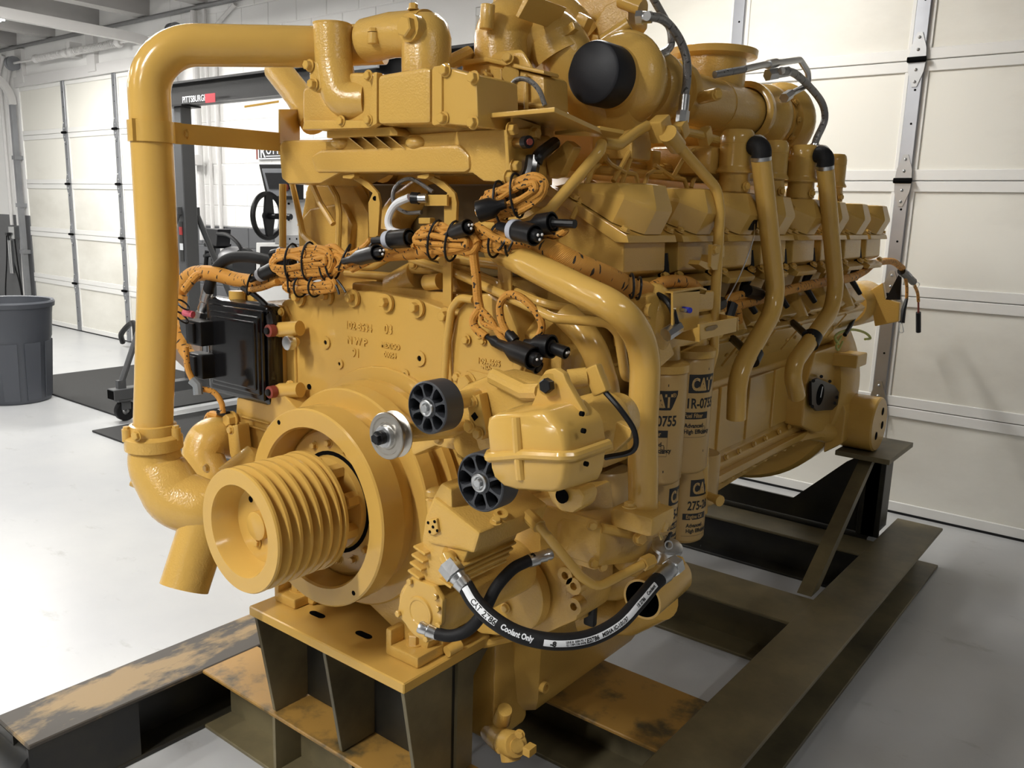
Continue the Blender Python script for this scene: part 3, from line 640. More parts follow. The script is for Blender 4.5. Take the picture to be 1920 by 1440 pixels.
# lower gear case on the right, lugs
part(B().prism(mY(1.49, [(940, 940), (1085, 925), (1092, 1010), (1090, 1130), (1080, 1165), (1000, 1200), (900, 1190), (860, 1160), (900, 960)]), (0, .14, 0), .01), 'lower_gear_case', CAST)
part(B().prism(mX(-1.0, [(1086, 925), (1120, 920), (1118, 1150), (1086, 1165)]), (-.06, 0, 0), .004), 'gear_case_edge', CAST)
for q in ((1062, 1078), (1078, 1098), (1078, 1136)):
    p = aY(*q, 1.475); part(B().lathe(p+V((0, .02, 0)), FR, [(0, .02), (.026, .02), (.026, .009), (.01, .009), (.01, 0)], 18), 'tapped_boss', CAST)
part(B().tube([aY(842, 1222, 1.48), aY(960, 1195, 1.60), aY(1060, 1165, 1.66)], .012, 10), 'lower_brace', YEL)
part(B().cyl(aY(862, 1208, 1.44), aY(838, 1222, 1.40), .014, n=12), 'drain_cock', YEL)
# oil drain valve at the foot of the pan
part(B().box((-1.56, 1.585, .205), (-1.262, 1.74, .56), .02), 'sump_front', CAST)
dv = aY(930, 1375, 1.60)
dvp = part(B().tube([aY(905, 1345, 1.68), aY(925, 1375, 1.60), aY(945, 1392, 1.575)], .032, 16), 'drain_valve', CAST)
part(B().cyl(aY(940, 1352, 1.60), aY(947, 1330, 1.585), .024, .02, n=16, bev=.003), 'valve_knob', CAST, parent=dvp)
part(B().lathe(aY(948, 1392, 1.575), aY(985, 1402, 1.53)-aY(948, 1392, 1.575), [(0, 0), (0, .034), (.06, .034), (.066, .03), (.066, .018), (.072, .018), (.072, 0)], 24), 'valve_body', CAST, parent=dvp)
part(B().boxc(aY(993, 1406, 1.525), (.022, .03, .022), .002), 'square_plug', YEL, parent=dvp)
part(B().cyl(aY(955, 1405, 1.56), aY(958, 1425, 1.555), .026, n=18), 'valve_foot', CAST, parent=dvp)
for q in ((938, 1405), (975, 1376)): bolt(dvp, aY(*q, 1.545), (.4, -1, 0), .010)
# ================================================================== engine: heads, covers, top end
YC0, PIT = 1.655, .2615
def bank(sx, k, y0, parts=True):
    """one cylinder head with its rocker cover; sx=-1 mirrors to the far bank"""
    f = (lambda a: a) if sx > 0 else (lambda a: 2*XC-a)
    def pr(pts, ya, yb, bev): 
        P = [(f(a), ya, c) for a, c in pts]
        return B().prism(P if sx > 0 else P[::-1], (0, yb-ya, 0), bev)
    he = part(pr([(-.988, 1.548), (-.985, 1.475), (-1.03, 1.455), (-1.06, 1.37), (-1.26, 1.335), (-1.33, 1.44), (-1.26, 1.675)], y0+.002, y0+.198, .006), 'cylinder_head', CAST)
    fl = part(pr([(-.966, 1.545), (-.972, 1.562), (-1.24, 1.694), (-1.265, 1.682), (-1.0, 1.545)], y0-.014, y0+.214, .003), 'cover_flange', YEL, parent=he)
    # rocker cover: chamfered outer corners in plan, sloping shoulders, level top
    U = V((.895, 0, -.444)); N = V((.444, 0, .895)); O0 = V((-.972, y0, 1.560))
    def mk(u, v, h): p = O0+U*u+V((0, v, 0))+N*h; return p if sx > 0 else V((2*XC-p.x, p.y, p.z))
    W2 = .196; out = [(-.235, .0), (-.055, .0), (-.012, .042), (0, .060), (0, W2-.060), (-.012, W2-.042), (-.055, W2), (-.235, W2)]
    def lev(ins_u, ins_v, hmax, zmax):
        r = []
        for u, v in out:
            uu = u-ins_u if u > -.1 else u+ins_u*.3; vv = ins_v+v*(W2-2*ins_v)/W2; zb = O0.z+U.z*uu
            r.append(mk(uu, vv, max(.004, min(hmax, (zmax-zb)/.895))))
        return r
    lv = [lev(0, 0, 0, 1.9), lev(.0, .001, .062, 1.652), lev(.004, .003, .070, 1.658), lev(.040, .018, .120, 1.673), lev(.050, .026, .130, 1.676)]
    if sx < 0: lv = [r[::-1] for r in lv]
    cv = part(B().loft(lv), 'rocker_cover', YEL, ang=.35)
    if sx > 0:
        for yy in (y0-.002, y0+.202):
            bolt(fl, (-.985, yy, 1.572), (.45, 0, .9), .010)
        bolt(fl, (-1.12, y0-.006, 1.64), (.45, 0, .9), .010)
        for yy in (y0+.01, y0+.20): bolt(he, (-.985, yy, 1.462), (.5, -.2, .8), .010)
        part(B().prism([(-1.0, y0+.02, 1.462), (-.968, y0+.02, 1.445), (-.975, y0+.02, 1.43), (-1.04, y0+.02, 1.44)], (0, .175, 0), .003), 'head_lug', CAST, parent=he)
    return he
for k in range(8):
    bank(1, k, YC0+PIT*k); bank(-1, k, YC0+PIT*k+.02)
# injector boots hanging from every head gap
for k in range(7):
    y0 = YC0+PIT*(k+1)-.03
    part(B().tube([(-1.01, y0-.012, 1.515), (-1.0, y0-.01, 1.45), (-1.02, y0, 1.395), (-1.01, y0+.03, 1.36), (-.995, y0+.05, 1.33)], lambda t: .017-.008*t, 8, spl=4), 'sensor_boot', BLK, 'black rubber boot between the rocker covers')
    part(B().tube([(-1.075, y0+.0, 1.36), (-1.02, y0-.02, 1.27)], .034, 12), 'tappet_boss', CAST, parent=blk)
    part(B().boxc((-1.04, y0+.12, 1.315), (.07, .13, .02), .004, Matrix.Rotation(.75, 3, 'Y')), 'side_ledge', CAST, parent=blk)
    part(B().tube([(-1.05, y0+.10, 1.30), (-1.03, y0+.13, 1.285), (-1.04, y0+.2, 1.275)], .008, 6), 'ledge_pipe', CAST, parent=blk)
# valley: manifold, plenum, pipes running the length of the vee
part(B().box((-1.80, 1.72, 1.30), (-1.31, 3.66, 1.62), .04), 'intake_plenum', CAST)
part(B().tube([(-1.36, 1.70, 1.68), (-1.36, 3.7, 1.68)], .055, 16), 'exhaust_manifold', CAST)
part(B().tube([(-1.81, 1.70, 1.73), (-1.81, 3.7, 1.73)], .055, 16), 'exhaust_manifold', CAST)
part(B().box((-1.42, 1.86, 1.56), (-1.27, 3.6, 1.64), .02), 'air_duct', CAST)
part(B().box((-1.80, 1.72, 1.60), (-1.32, 3.2, 1.86), .03), 'aftercooler_body', CAST)
part(B().box((-1.26, 1.62, 1.66), (-1.19, 1.66, 1.80), .006), 'valley_bracket', CAST)
part(B().prism(mY(1.60, [(1022, 300), (1062, 262), (1078, 275), (1050, 330), (1030, 335)]), (0, .03, 0), .004), 'valley_bracket', CAST)
part(B().cyl((-1.24, 1.60, 1.55), (-1.24, 1.68, 1.55), .07, n=28, bev=.01), 'valley_cap', CAST)
part(B().box((-1.60, 1.47, 1.765), (-1.20, 1.62, 1.80), .004), 'gasket_spacer', CAST)
for pts, r in (([aX(1125, 295, -1.18), aX(1235, 318, -1.18), aX(1400, 335, -1.18)], .015), ([aX(1110, 318, -1.16), aX(1300, 335, -1.16), aX(1400, 342, -1.16)], .012), ([aX(1240, 315, -1.18), aX(1345, 322, -1.18)], .014)):
    part(B().tube(pts, r, 10), 'fuel_rail', YEL)
for px_ in (1150, 1218, 1300, 1355):
    part(B().boxc(aX(px_, 305+.06*(px_-1218), -1.17), (.045, .045, .065), .006), 'rail_block', YEL)
for pts in ([(1135, 297), (1145, 308), (1170, 323), (1192, 326), (1196, 345)], [(1228, 310), (1240, 318), (1260, 333), (1283, 336), (1288, 352)], [(1100, 410), (1100, 340), (1112, 315), (1122, 308)], [(1209, 348), (1213, 330), (1223, 322), (1240, 322)], [(1296, 352), (1300, 338), (1308, 331), (1320, 331)], [(1072, 412), (1095, 360), (1108, 325)], [(1165, 345), (1185, 290), (1205, 262), (1225, 258)], [(1150, 340), (1180, 285), (1192, 265)], [(1260, 335), (1280, 300), (1300, 280)], [(1330, 340), (1338, 318), (1350, 300)]):
    part(B().tube([aX(a, b, -1.11) for a, b in pts], .0062, 8, fil=.015), 'injector_line', YEL)
# long lube pipe crossing in front of the first cover, and the one down to the harness bracket
part(B().tube([aX(1240, 240, -1.05), aX(1213, 236, -1.05), aX(1196, 246, -1.05), aX(1160, 272, -1.05), aX(1132, 268, -1.06)], .0125, 12, fil=.03), 'oil_pipe', YEL)
part(B().tube([aY(1128, 270, 1.62), aY(1126, 282, 1.60), aY(1030, 395, 1.52), aY(990, 420, 1.50), aY(900, 425, 1.52)], .0125, 12, fil=.03), 'oil_pipe', YEL)
part(B().tube([aX(1255, 255, -1.0), aX(1262, 262, -1.0), aX(1345, 355, -.95), aX(1350, 400, -.94), aX(1342, 545, -.93), aX(1338, 660, -.93), aX(1322, 720, -.95), aX(1318, 960, -.98)], .0135, 12, fil=.05), 'drain_pipe', YEL)
part(B().cyl(aX(1252, 250, -1.0), aX(1270, 274, -1.0), .022, n=18), 'pipe_union', YEL)
oh = part(B().boxc(aX(1238, 242, -1.03), (.04, .05, .055), .006, Matrix.Rotation(.5, 3, 'X')), 'oil_block', YEL)
part(B().tube([aX(1232, 236, -1.03), aX(1310, 252, -1.03), aX(1345, 262, -1.03)], .010, 10), 'oil_rail', YEL)
for q in ((1277, 243), (1322, 256)):
    o2 = part(B().boxc(aX(q[0], q[1], -1.03), (.03, .035, .04), .004, Matrix.Rotation(.6, 3, 'X')), 'oil_block', YEL); bolt(o2, aX(q[0]+4, q[1]-14, -1.03), (0, 0, 1), .009)
br = part(B().prism(mX(-.935, [(1328, 458), (1352, 460), (1352, 482), (1345, 482), (1343, 505), (1330, 506), (1326, 500)]), (.010, 0, 0), .001), 'pipe_bracket', YEL); bolt(br, aX(1340, 468, -.924), (1, -.2, 0), .011)
part(B().prism(mX(-.93, [(1310, 496), (1326, 506), (1340, 504), (1344, 480), (1336, 478), (1332, 494), (1314, 488)]), (-.03, 0, 0), .001), 'bracket_hook', YEL)
# crankcase breathers: cans on filler necks, corner hoses and drop tubes
def breather(y, x, z0, zt, r, neck=True):
    c = V((x, y, z0)); h = zt-z0
    g = part(B().lathe(c, (0, 0, 1), [(0, 0), (0, r*1.12), (.004, r*1.16), (.008, r*1.12), (.016, r*1.01), (.02, r), (h*.66, r), (h*.665, r*.985), (h*.68, r*.985), (h*.685, r), (h-.02, r), (h-.006, r*.93), (h, r*.8), (h, 0)], 36), 'breather_can', YEL)
    part(B().lathe(c+V((0, 0, -.07)), (0, 0, 1), [(0, 0), (0, r*.88), (.02, r*.88), (.02, r*.95), (.05, r*.95), (.05, r*.9), (.075, r*.9)], 32), 'breather_neck', CAST, parent=g)
    bolt(g, c+V((r*.95, -.02, -.035)), (1, -.4, 0), .010)
    part(B().loft([[(x+r*.88*math.cos(t), y+r*.88*math.sin(t), z0-.07) for t in [i*math.pi/8 for i in range(16)]], [(x-.02+r*1.25*math.cos(t), y+r*1.35*math.sin(t), z0-.17+.04*math.cos(t)) for t in [i*math.pi/8 for i in range(16)]]]), 'breather_base', CAST, parent=g)
    return g
BZ = 1.728
b1 = aX(1378, 325, -1.01); breather(b1.y, -1.01, BZ, BZ+.115, .046)
b2 = aX(1503, 335, -1.01); breather(b2.y, -1.01, BZ, BZ+.115, .046)
b3 = aX(1447, 330, -1.04); breather(b3.y, -1.04, BZ, BZ+.115, .044)
b4 = aX(1560, 340, -1.04); breather(b4.y, -1.04, BZ, BZ+.115, .044)
def drop(px0, py0, mid, bend, end, X, lab):
    el = part(B().tube([aX(px0-14, py0-33, X-.03), aX(px0+2, py0-30, X), aX(px0, py0, X)], .026, 18, fil=.04), 'elbow_hose', RUB, lab)
    part(B().tube([aX(px0, py0-12, X), aX(px0, py0-5, X)], .0275, 18), 'hose_clamp', ZINC, parent=el)
    part(B().tube([aX(px0-10, py0-33, X-.03), aX(px0-6, py0-33, X-.03)], .029, 18), 'hose_clamp', ZINC, parent=el)
    pipe = part(B().tube([aX(px0, py0-8, X)]+[aX(a, b, X+.015) for a, b in mid], .0268, 20, fil=.10), 'breather_tube', YEL)
    return pipe
drop(1427, 306, [(1458, 570), (1383, 700), (1380, 785)], None, None, -.93, 'black rubber elbow hose on the nearer breather')
drop(1547, 322, [(1570, 568), (1482, 690), (1494, 742)], None, None, -.93, 'black rubber elbow hose on the farther breather')
for a, b_, d in ((1409, 667, (38, 14)), (1522, 637, (35, 12))):
    p = aX(a, b_, -.915); q0 = aX(a-19, b_-8, -.915); 
    part(B().tube([aX(a+3, b_-8, -.915), aX(a-5, b_+8, -.915)], .0305, 20), 'clamp_band', BLK)
    part(B().tube([aX(a-12, b_-10, -.93), aX(a-35, b_-32, -1.02)], .012, 8), 'clamp_strap', BLK)
# aftercooler water pipe on the right: sweeps from the front over and down
part(B().tube([aY(930, 470, 1.60), aX(985, 492, -1.08), aX(1090, 545, -.91), aX(1165, 580, -.815), aX(1212, 650, -.81), aX(1205, 800, -.80), aX(1206, 960, -.80)], .0305, 24, fil=.13, sub=10), 'water_pipe', YEL)
part(B().tube([aX(1060, 590, -1.05), aX(1110, 640, -.97), aX(1135, 720, -.95), aX(1140, 760, -.95)], .030, 20, fil=.12, sub=8), 'water_pipe', YEL)
part(B().tube([aY(770, 485, 1.53), aY(860, 515, 1.53), aX(960, 560, -1.12), aX(1040, 597, -1.0), aX(1140, 605, -.90), aX(1160, 625, -.88), aX(1172, 705, -.88), aX(1180, 708, -.90)], .0105, 12, fil=.03), 'fuel_line', YEL)
part(B().tube([aY(800, 470, 1.55), aY(930, 530, 1.55), aX(1020, 570, -1.08), aX(1120, 585, -1.0), aX(1140, 600, -.98)], .010, 10, fil=.05), 'fuel_line', YEL)
part(B().prism(mX(-1.09, [(1010, 630), (1060, 585), (1090, 600), (1095, 700), (1020, 730)]), (-.08, 0, 0), .006), 'gear_case_wall', CAST)
for q in ((1045, 672), (1078, 690)): bolt(EN, aX(*q, -1.085), (1, 0, 0), .010)
# front of the valley: pipes over the housing and the two flat straps carrying the harness
for pts, r in (([(640, 500), (700, 498), (735, 478), (790, 478), (860, 486), (960, 500)], .0125), ([(650, 512), (745, 520), (775, 505), (830, 506), (900, 524), (1000, 560)], .0115)):
    part(B().tube([aY(a, b, 1.545) for a, b in pts], r, 12, fil=.03), 'front_fuel_line', YEL)
cl = part(B().prism(mY(1.535, [(766, 474), (790, 474), (790, 505), (766, 505)]), (0, .03, 0), .002), 'line_clamp', YEL); bolt(cl, aY(776, 496, 1.533), FR, .010); bolt(EN, aY(835, 490, 1.515), FR, .014)
part(B().box((-1.74, 1.52, 1.372), (-1.36, 1.60, 1.41), .008), 'line_support', CAST)
part(B().cyl(aY(800, 530, 1.52), aY(826, 527, 1.52), .02, n=18), 'cap_fitting', YEL)
for a0, a1, y0, y1 in ((830, 846, 472, 580), (933, 958, 465, 620)):
    part(plate(1.505, [(a0, y0), (a1, y0), (a1, y1), (a0, y1)], .006, .001), 'harness_strap', YEL)
for px_, pts in ((0, [(652, 331), (668, 329), (690, 341), (708, 362), (712, 380), (708, 445), (692, 445), (690, 380), (698, 362), (676, 345)]), (0, [(790, 331), (808, 329), (832, 341), (852, 362), (856, 380), (854, 430), (832, 430), (832, 380), (838, 362), (815, 345)])):
    h = part(plate(1.50, pts, .010, .002), 'flat_hanger', YEL)
for q in ((703, 372), (830, 371)): part(B().cyl(aY(*q, 1.4995), aY(*q, 1.498), .006, n=12), 'hole', HOLE)
for x0 in (650, 790):
    part(plate(1.47, [(x0-8, 329), (x0+14, 325), (x0+14, 331), (x0+8, 336), (x0-8, 334)], .02, .002), 'hanger_lip', YEL)
sp = part(plate(1.485, [(796, 365), (838, 365), (838, 386), (796, 386)], .008, .001), 'sensor_plate', YEL)
ss = part(B().cyl(aY(800, 372, 1.48), aY(780, 372, 1.47), .011, n=14), 'sensor', ZINC, parent=sp); part(B().cyl(aY(786, 372, 1.475), aY(772, 371, 1.468), .014, n=14), 'sensor_cap', BLK, parent=sp)
part(B().cyl(aY(772, 371, 1.468), aY(770, 371, 1.467), .008, n=10), 'sensor_tip', REDR, parent=sp)
part(B().tube([aY(768, 370, 1.468), aY(742, 383, 1.468), aY(728, 410, 1.468), aY(735, 432, 1.468), aY(770, 440, 1.47)], .009, 10, spl=6), 'white_sleeve', WHT, 'white sleeved sensor lead')
part(B().tube([aY(812, 360, 1.5), aY(770, 335, 1.5), aY(742, 350, 1.5), aY(738, 380, 1.5), aY(760, 398, 1.5), aY(790, 398, 1.5)], .005, 8, spl=6), 'braided_line', BRAID)
part(B().tube([aY(735, 440, 1.6), aY(745, 400, 1.62), aY(790, 365, 1.66), aY(830, 350, 1.7)], .045, 18, fil=.08), 'coolant_elbow', CAST)
part(plate(1.5, [(784, 408), (806, 408), (806, 420), (784, 420)], .02, .003), 'plug_boss', YEL)
# left bank glimpsed under the top bar: slanted covers and tubes
for pts in ([(548, 345), (556, 380), (568, 440), (600, 470)], [(585, 345), (600, 380), (625, 420)], [(618, 345), (632, 370), (636, 400), (634, 470)]):
    part(B().tube([aY(a, b, 1.56) for a, b in pts], .0085, 8, fil=.03), 'injector_line', YEL)
part(B().tube([aY(530, 345, 1.52), aY(530, 475, 1.52)], .010, 10), 'bank_pipe', YEL)
part(plate(1.60, [(556, 420), (580, 390), (640, 380), (660, 420), (650, 500), (560, 490)], .05, .01), 'bank_casting', CAST)
part(plate(1.62, [(575, 345), (660, 345), (690, 400), (690, 500), (600, 500), (560, 430)], .04, .01), 'bank_casting', CAST)
part(plate(1.64, [(690, 345), (960, 345), (990, 420), (985, 520), (690, 520)], .05, .01), 'bank_casting', mat('painted_gap_shade', (.12, .075, .02), .5))  # filler plate, shade of the gap under the bar put into its brown
# upper cross bar (aftercooler front) with end plate
bar = part(plate(1.46, [(522, 275), (527, 264), (560, 262), (600, 262), (900, 243), (945, 241), (950, 250), (950, 335), (940, 342), (905, 340), (885, 325), (640, 322), (600, 344), (540, 345), (527, 335)], .17, .008), 'cooler_bar', CAST)
part(plate(1.452, [(580, 292), (600, 280), (860, 270), (878, 290), (880, 318), (870, 324), (590, 324)], .03, .010), 'bar_front_panel', CAST, parent=bar)
lug = part(plate(1.425, [(612, 245), (735, 237), (745, 247), (745, 254), (612, 259)], .06, .003), 'bar_shelf', YEL, parent=bar)
for k in range(4):
    q = 650+k*26; part(B().prism([aY(q, 256, 1.43), aY(q+30, 280, 1.45), aY(q+30, 280, 1.47), aY(q, 256, 1.47)], (.005, 0, 0)), 'shelf_rib', YEL, parent=bar)
for q in (640, 782): part(B().sph(aY(q, 268, 1.465), .03, (1, .8, .55)), 'cast_bump', CAST, parent=bar)
ep = part(B().prism(mX(-1.165, [(944, 243), (1006, 240), (1000, 262), (992, 345), (950, 345)]), (.010, 0, 0), .003), 'bar_end_plate', YEL, parent=bar)
for q in ((957, 243), (964, 312), (952, 333), (1000, 250)): bolt(ep, aX(*q, -1.155), (1, 0, 0), .012, h=1.1)
sn = part(B().cyl(aX(966, 268, -1.155), aX(983, 268, -1.115), .011, n=14), 'brass_sensor', BRAS, parent=ep)
part(B().cyl(aX(983, 267, -1.117), aX(992, 266, -1.10), .013, n=14), 'sensor_boot', BLK, parent=ep); part(B().cyl(aX(992, 266, -1.10), aX(994, 266, -1.096), .007, n=8), 'sensor_wire', REDR, parent=ep)
# left support of the coolant pipe: strap, angle plate
part(B().prism([aY(522, 205, 1.46), aY(560, 205, 1.56), aY(560, 262, 1.56), aY(522, 290, 1.46)], (.006, 0, 0), .001), 'side_plate', YEL)
part(B().prism([aY(458, 198, 1.46), aY(523, 188, 1.46), aY(523, 188, 1.62), aY(490, 194, 1.62)], (0, 0, -.006), .001), 'top_plate', YEL)
# coolant pipe from the thermostat housing, down the left front
PD = 1.98
top = [aY(720, 82, 1.50), aY(600, 88, 1.42), aD(302, 88, PD), aD(297, 500, PD+.075), aD(287, 800, PD+.165)]
top[2] = V((top[3].x, top[3].y, aD(302, 88, PD).z))
cpz = part(B().tube(top, .0475, 32, fil=.115, sub=12), 'coolant_pipe', YEL)
cx, cy_ = top[3].x, top[3].y
st = part(B().ring((cx, cy_, 1.740), (cx, cy_, 1.788), .0525, .0476, 40), 'pipe_clamp', YEL)
e0 = V((cx+.02, cy_-.052, 1.764)); e1 = aY(522, 266, 1.452)
part(B().prism([e0+V((0, 0, -.024)), e1+V((0, 0, -.024)), e1+V((0, 0, .024)), e0+V((0, 0, .024))], (0, .005, 0), .001), 'support_strap', YEL)
mid = e0.lerp(e1, .30); part(B().prism([e0+V((0, -.001, -.025)), mid+V((0, -.001, -.025)), mid+V((0, -.001, .025)), e0+V((0, -.001, .025))], (0, -.004, 0), .001), 'strap_end', YEL)
bolt(EN, e0.lerp(e1, .34)+V((0, -.004, 0)), FR, .009); part(B().boxc((cx-.055, cy_, 1.764), (.014, .012, .045), .003), 'clamp_ear', YEL)
# pump inlet casting under the pipe
cx, cy_ = top[4].x, top[4].y
zb = top[4].z
fl2 = part(B().lathe((cx, cy_, zb-.055), (0, 0, 1), [(0, 0), (0, .070), (.03, .070), (.034, .066), (.038, .056), (.062, .056), (.064, .048)], 36), 'pipe_flange', CAST)
for t in (.5, 2.6, 4.4): 
    q = V((cx+.062*math.cos(t), cy_+.062*math.sin(t), zb-.03)); part(B().cyl(q, q+V((0, 0, .03)), .012, n=14), 'flange_lug', CAST, parent=fl2); bolt(fl2, q+V((0, 0, .03)), (0, 0, 1), .009)
bolt(fl2, V((cx+.035, cy_-.062, zb-.005)), (.3, -1, 0), .011)
wp = part(B().tube([(cx, cy_, zb-.03), (cx, cy_, zb-.10), aY(330, 935, 1.10), aY(400, 960, 1.15), aY(470, 940, 1.25)], lambda t: .057+.018*math.sin(t*math.pi), 28, fil=.07, sub=8), 'pump_elbow', CAST)
part(B().tube([aY(400, 925, 1.16), aY(383, 985, 1.13), aY(345, 1103, 1.06)], lambda t: .062-.002*t, 28, fil=.06), 'inlet_stub', CAST)
part(B().tube([aY(248, 903, 1.06), aY(300, 925, 1.10)], .013, 10), 'casting_lug', CAST)
part(B().tube([aY(405, 905, 1.34), aY(378, 855, 1.33), aY(392, 815, 1.36), aY(450, 830, 1.46)], lambda t: .052+.008*math.sin(t*3.1), 24, fil=.05, sub=10), 'water_pump', CAST)
part(B().prism(mY(1.37, [(425, 800), (445, 796), (452, 860), (440, 880), (430, 850)]), (0, .04, 0), .004), 'pump_flange', CAST)
for q in ((433, 806), (388, 878)): bolt(EN, aY(*q, 1.27), FR, .010)
part(B().tube([aY(430, 900, 1.30), aY(470, 865, 1.36), aY(510, 880, 1.42)], .045, 18), 'pump_outlet', CAST)
part(plate(1.42, [(444, 746), (530, 738), (560, 770), (540, 830), (505, 900), (480, 865), (462, 845), (440, 800)], .10, .004), 'pump_adapter', YEL)
bolt(EN, aY(437, 786, 1.41), FR, .019, h=1.2); bolt(EN, aY(440, 787, 1.412), FR, .012)
part(B().tube([aY(450, 780, 1.415), aY(505, 795, 1.415)], .003, 6).tube([aY(450, 793, 1.415), aY(500, 808, 1.415)], .003, 6), 'adapter_rib', YEL)
# thermostat housing: elbow stub, body, dome
part(B().tube([aY(623, 46, 1.40), aY(626, 120, 1.40), aY(640, 190, 1.40), aY(690, 190, 1.43)], .0445, 32, fil=.06, sub=10), 'thermostat_elbow', CAST)
part(B().lathe(aY(623, 46, 1.40), (0, 0, 1), [(-.004, .0445), (.001, .046), (.001, .040), (-.03, .039), (-.03, 0)], 32), 'stub_lip', CAST)
th = part(plate(1.40, [(566, 235), (566, 165), (590, 155), (610, 190), (655, 135), (703, 135), (703, 225), (690, 240), (600, 245)], .10, .010), 'thermostat_housing', CAST)
part(plate(1.385, [(570, 225), (690, 225), (700, 135), (706, 135), (706, 232), (690, 240), (566, 243)], .02, .003), 'elbow_flange', CAST, parent=th)
for q in ((691, 142), (691, 225), (640, 227)): bolt(th, aY(*q, 1.384), FR, .010)
el = part(plate(1.355, [(578, 122), (585, 112), (597, 118), (602, 165), (592, 174), (580, 168)], .03, .006), 'sensor_ear', CAST, parent=th)
for q in ((581, 123), (589, 158)): bolt(el, aY(*q, 1.352), FR, .011, h=1.2)
part(plate(1.385, [(706, 140), (790, 125), (806, 125), (806, 232), (706, 234)], .16, .012), 'thermostat_body', CAST)
rp = part(plate(1.38, [(808, 126), (826, 122), (893, 140), (897, 238), (826, 232), (808, 236)], .14, .006), 'regulator_cover', YEL)
part(plate(1.374, [(812, 124), (828, 122), (828, 232), (812, 236)], .01, .003), 'cover_rib', YEL, parent=rp)
for q in ((836, 132), (832, 222), (888, 230), (889, 146)): bolt(rp, aY(*q, 1.378), FR, .011, h=1.1)
do = aY(800, 70, 1.46); dz = aY(800, 130, 1.46).z
part(B().lathe((do.x, 1.46, dz-.01), (0, 0, 1), [(0, 0), (0, .056), (do.z-dz+.01, .056), (do.z-dz+.04, .047), (do.z-dz+.058, .028), (do.z-dz+.064, 0)], 32), 'dome_cap', CAST)
part(B().tube([aY(800, 62, 1.46), aY(735, 66, 1.46), aY(690, 76, 1.46)], .050, 24), 'outlet_neck', CAST)
hx = aY(768, 52, 1.40); part(B().cyl(hx, hx+V((0, .06, 0)), .030, n=24), 'plug_boss', CAST); bolt(EN, hx, FR, .023, h=.8)
bolt(EN, aY(775, 18, 1.44), (0, 0, 1), .010, h=1.2); part(B().cyl(aY(700, 62, 1.41), aY(700, 82, 1.41), .013, n=14), 'bleed_valve', CAST); bolt(EN, aY(700, 60, 1.41), (0, 0, 1), .010)
# big sloped pipe behind the left plate
part(B().tube([aY(520, 130, 1.62), aY(560, 180, 1.60), aY(590, 230, 1.58)], .040, 20), 'sloped_pipe', CAST)
# ================================================================== turbochargers, exhaust, air elbows
TX, TZ = -1.15, 1.93
def turbo(y0, dr, sc, name):
    """compressor scroll, bearing housing, turbine housing along +-y"""
    d = V((0, dr, 0)); o = V((TX, y0, TZ))
    def ln(pr, nm, m=CAST, par=None, n=40, lab=None): return part(B().lathe(o, d, [(a*sc, r*sc) for a, r in pr], n), nm, m, lab, par)
    sc0 = ln([(0, 0), (0, .092), (.03, .095), (.04, .112), (.05, .128), (.075, .142), (.10, .146), (.13, .138), (.15, .12), (.155, 0)], 'compressor_housing')
    b = B(); n = 40
    b.tube([o+V((0, dr*.095*sc, 0))+V((math.cos(t), 0, math.sin(t)))*(.118*sc) for t in [i*.18 for i in range(30)]], lambda t: (.025+.03*t)*sc, 14)
    part(b, 'compressor_scroll', CAST, parent=sc0)
    ln([(.15, 0), (.15, .10), (.175, .10), (.18, .075), (.24, .07), (.245, .0)], 'bearing_housing', CAST, sc0)
    ln([(.225, 0), (.225, .100), (.24, .115), (.27, .122), (.30, .118), (.335, .100), (.36, .092), (.40, .090), (.40, 0)], 'turbine_housing', CAST, sc0)
    for k in range(10):
        t = k*math.pi/5; bolt(sc0, o+V((math.cos(t)*.105*sc, dr*.162*sc, math.sin(t)*.105*sc)), (math.cos(t), 0, math.sin(t)), .009)
    ln([(.39, .090), (.39, .108), (.405, .112), (.43, .112), (.435, .10), (.435, .09)], 'v_band_clamp', YEL, sc0)
    return sc0
t1 = turbo(1.81, 1, .78, 'front')
cap = part(B().lathe((TX, 1.80, TZ), (0, -1, 0), [(-.02, .0), (-.02, .073), (.045, .073), (.053, .070), (.057, .064), (.057, 0)], 56), 'dust_cap', CAPM, 'black rubber cap on the turbocharger inlet')
t2 = turbo(2.98, -1, .86, 'rear')
ex = part(B().tube([(TX, 2.10, TZ), (TX, 2.42, TZ)], .070, 32), 'exhaust_tee', CAST)
part(B().tube([(TX, 2.40, TZ), (TX, 2.62, TZ), (TX, 2.76, TZ)], .072, 32), 'exhaust_tee', CAST)
xo = aY(1334, 98, 2.49)
ec = part(B().lathe((xo.x, 2.49, TZ-.09), (0, 0, 1), [(0, 0), (.02, .07), (.05, .10), (.13, .105), (xo.z-TZ+.065, .105), (xo.z-TZ+.072, .136), (xo.z-TZ+.09, .138), (xo.z-TZ+.092, .132), (xo.z-TZ+.09, .095), (xo.z-TZ, .09)], 48), 'exhaust_outlet', CAST)
part(B().sph((xo.x, 2.53, TZ-.02), .115, (1, 1.25, .95)), 'exhaust_body', CAST)
s0 = aX(1330, 180, -1.03); part(B().cyl(s0+V((-.05, .03, 0)), s0+V((.03, -.02, 0)), .016, n=14), 'sensor_stub', CAST); bolt(EN, s0+V((.03, -.02, 0)), (.8, -.5, 0), .012)
part(B().box((-1.26, 2.2, 1.72), (-1.05, 2.9, 1.80), .02), 'turbo_bracket', CAST)
part(B().box((-1.22, 1.86, 1.74), (-1.10, 1.96, 1.84), .01), 'turbo_foot', CAST)
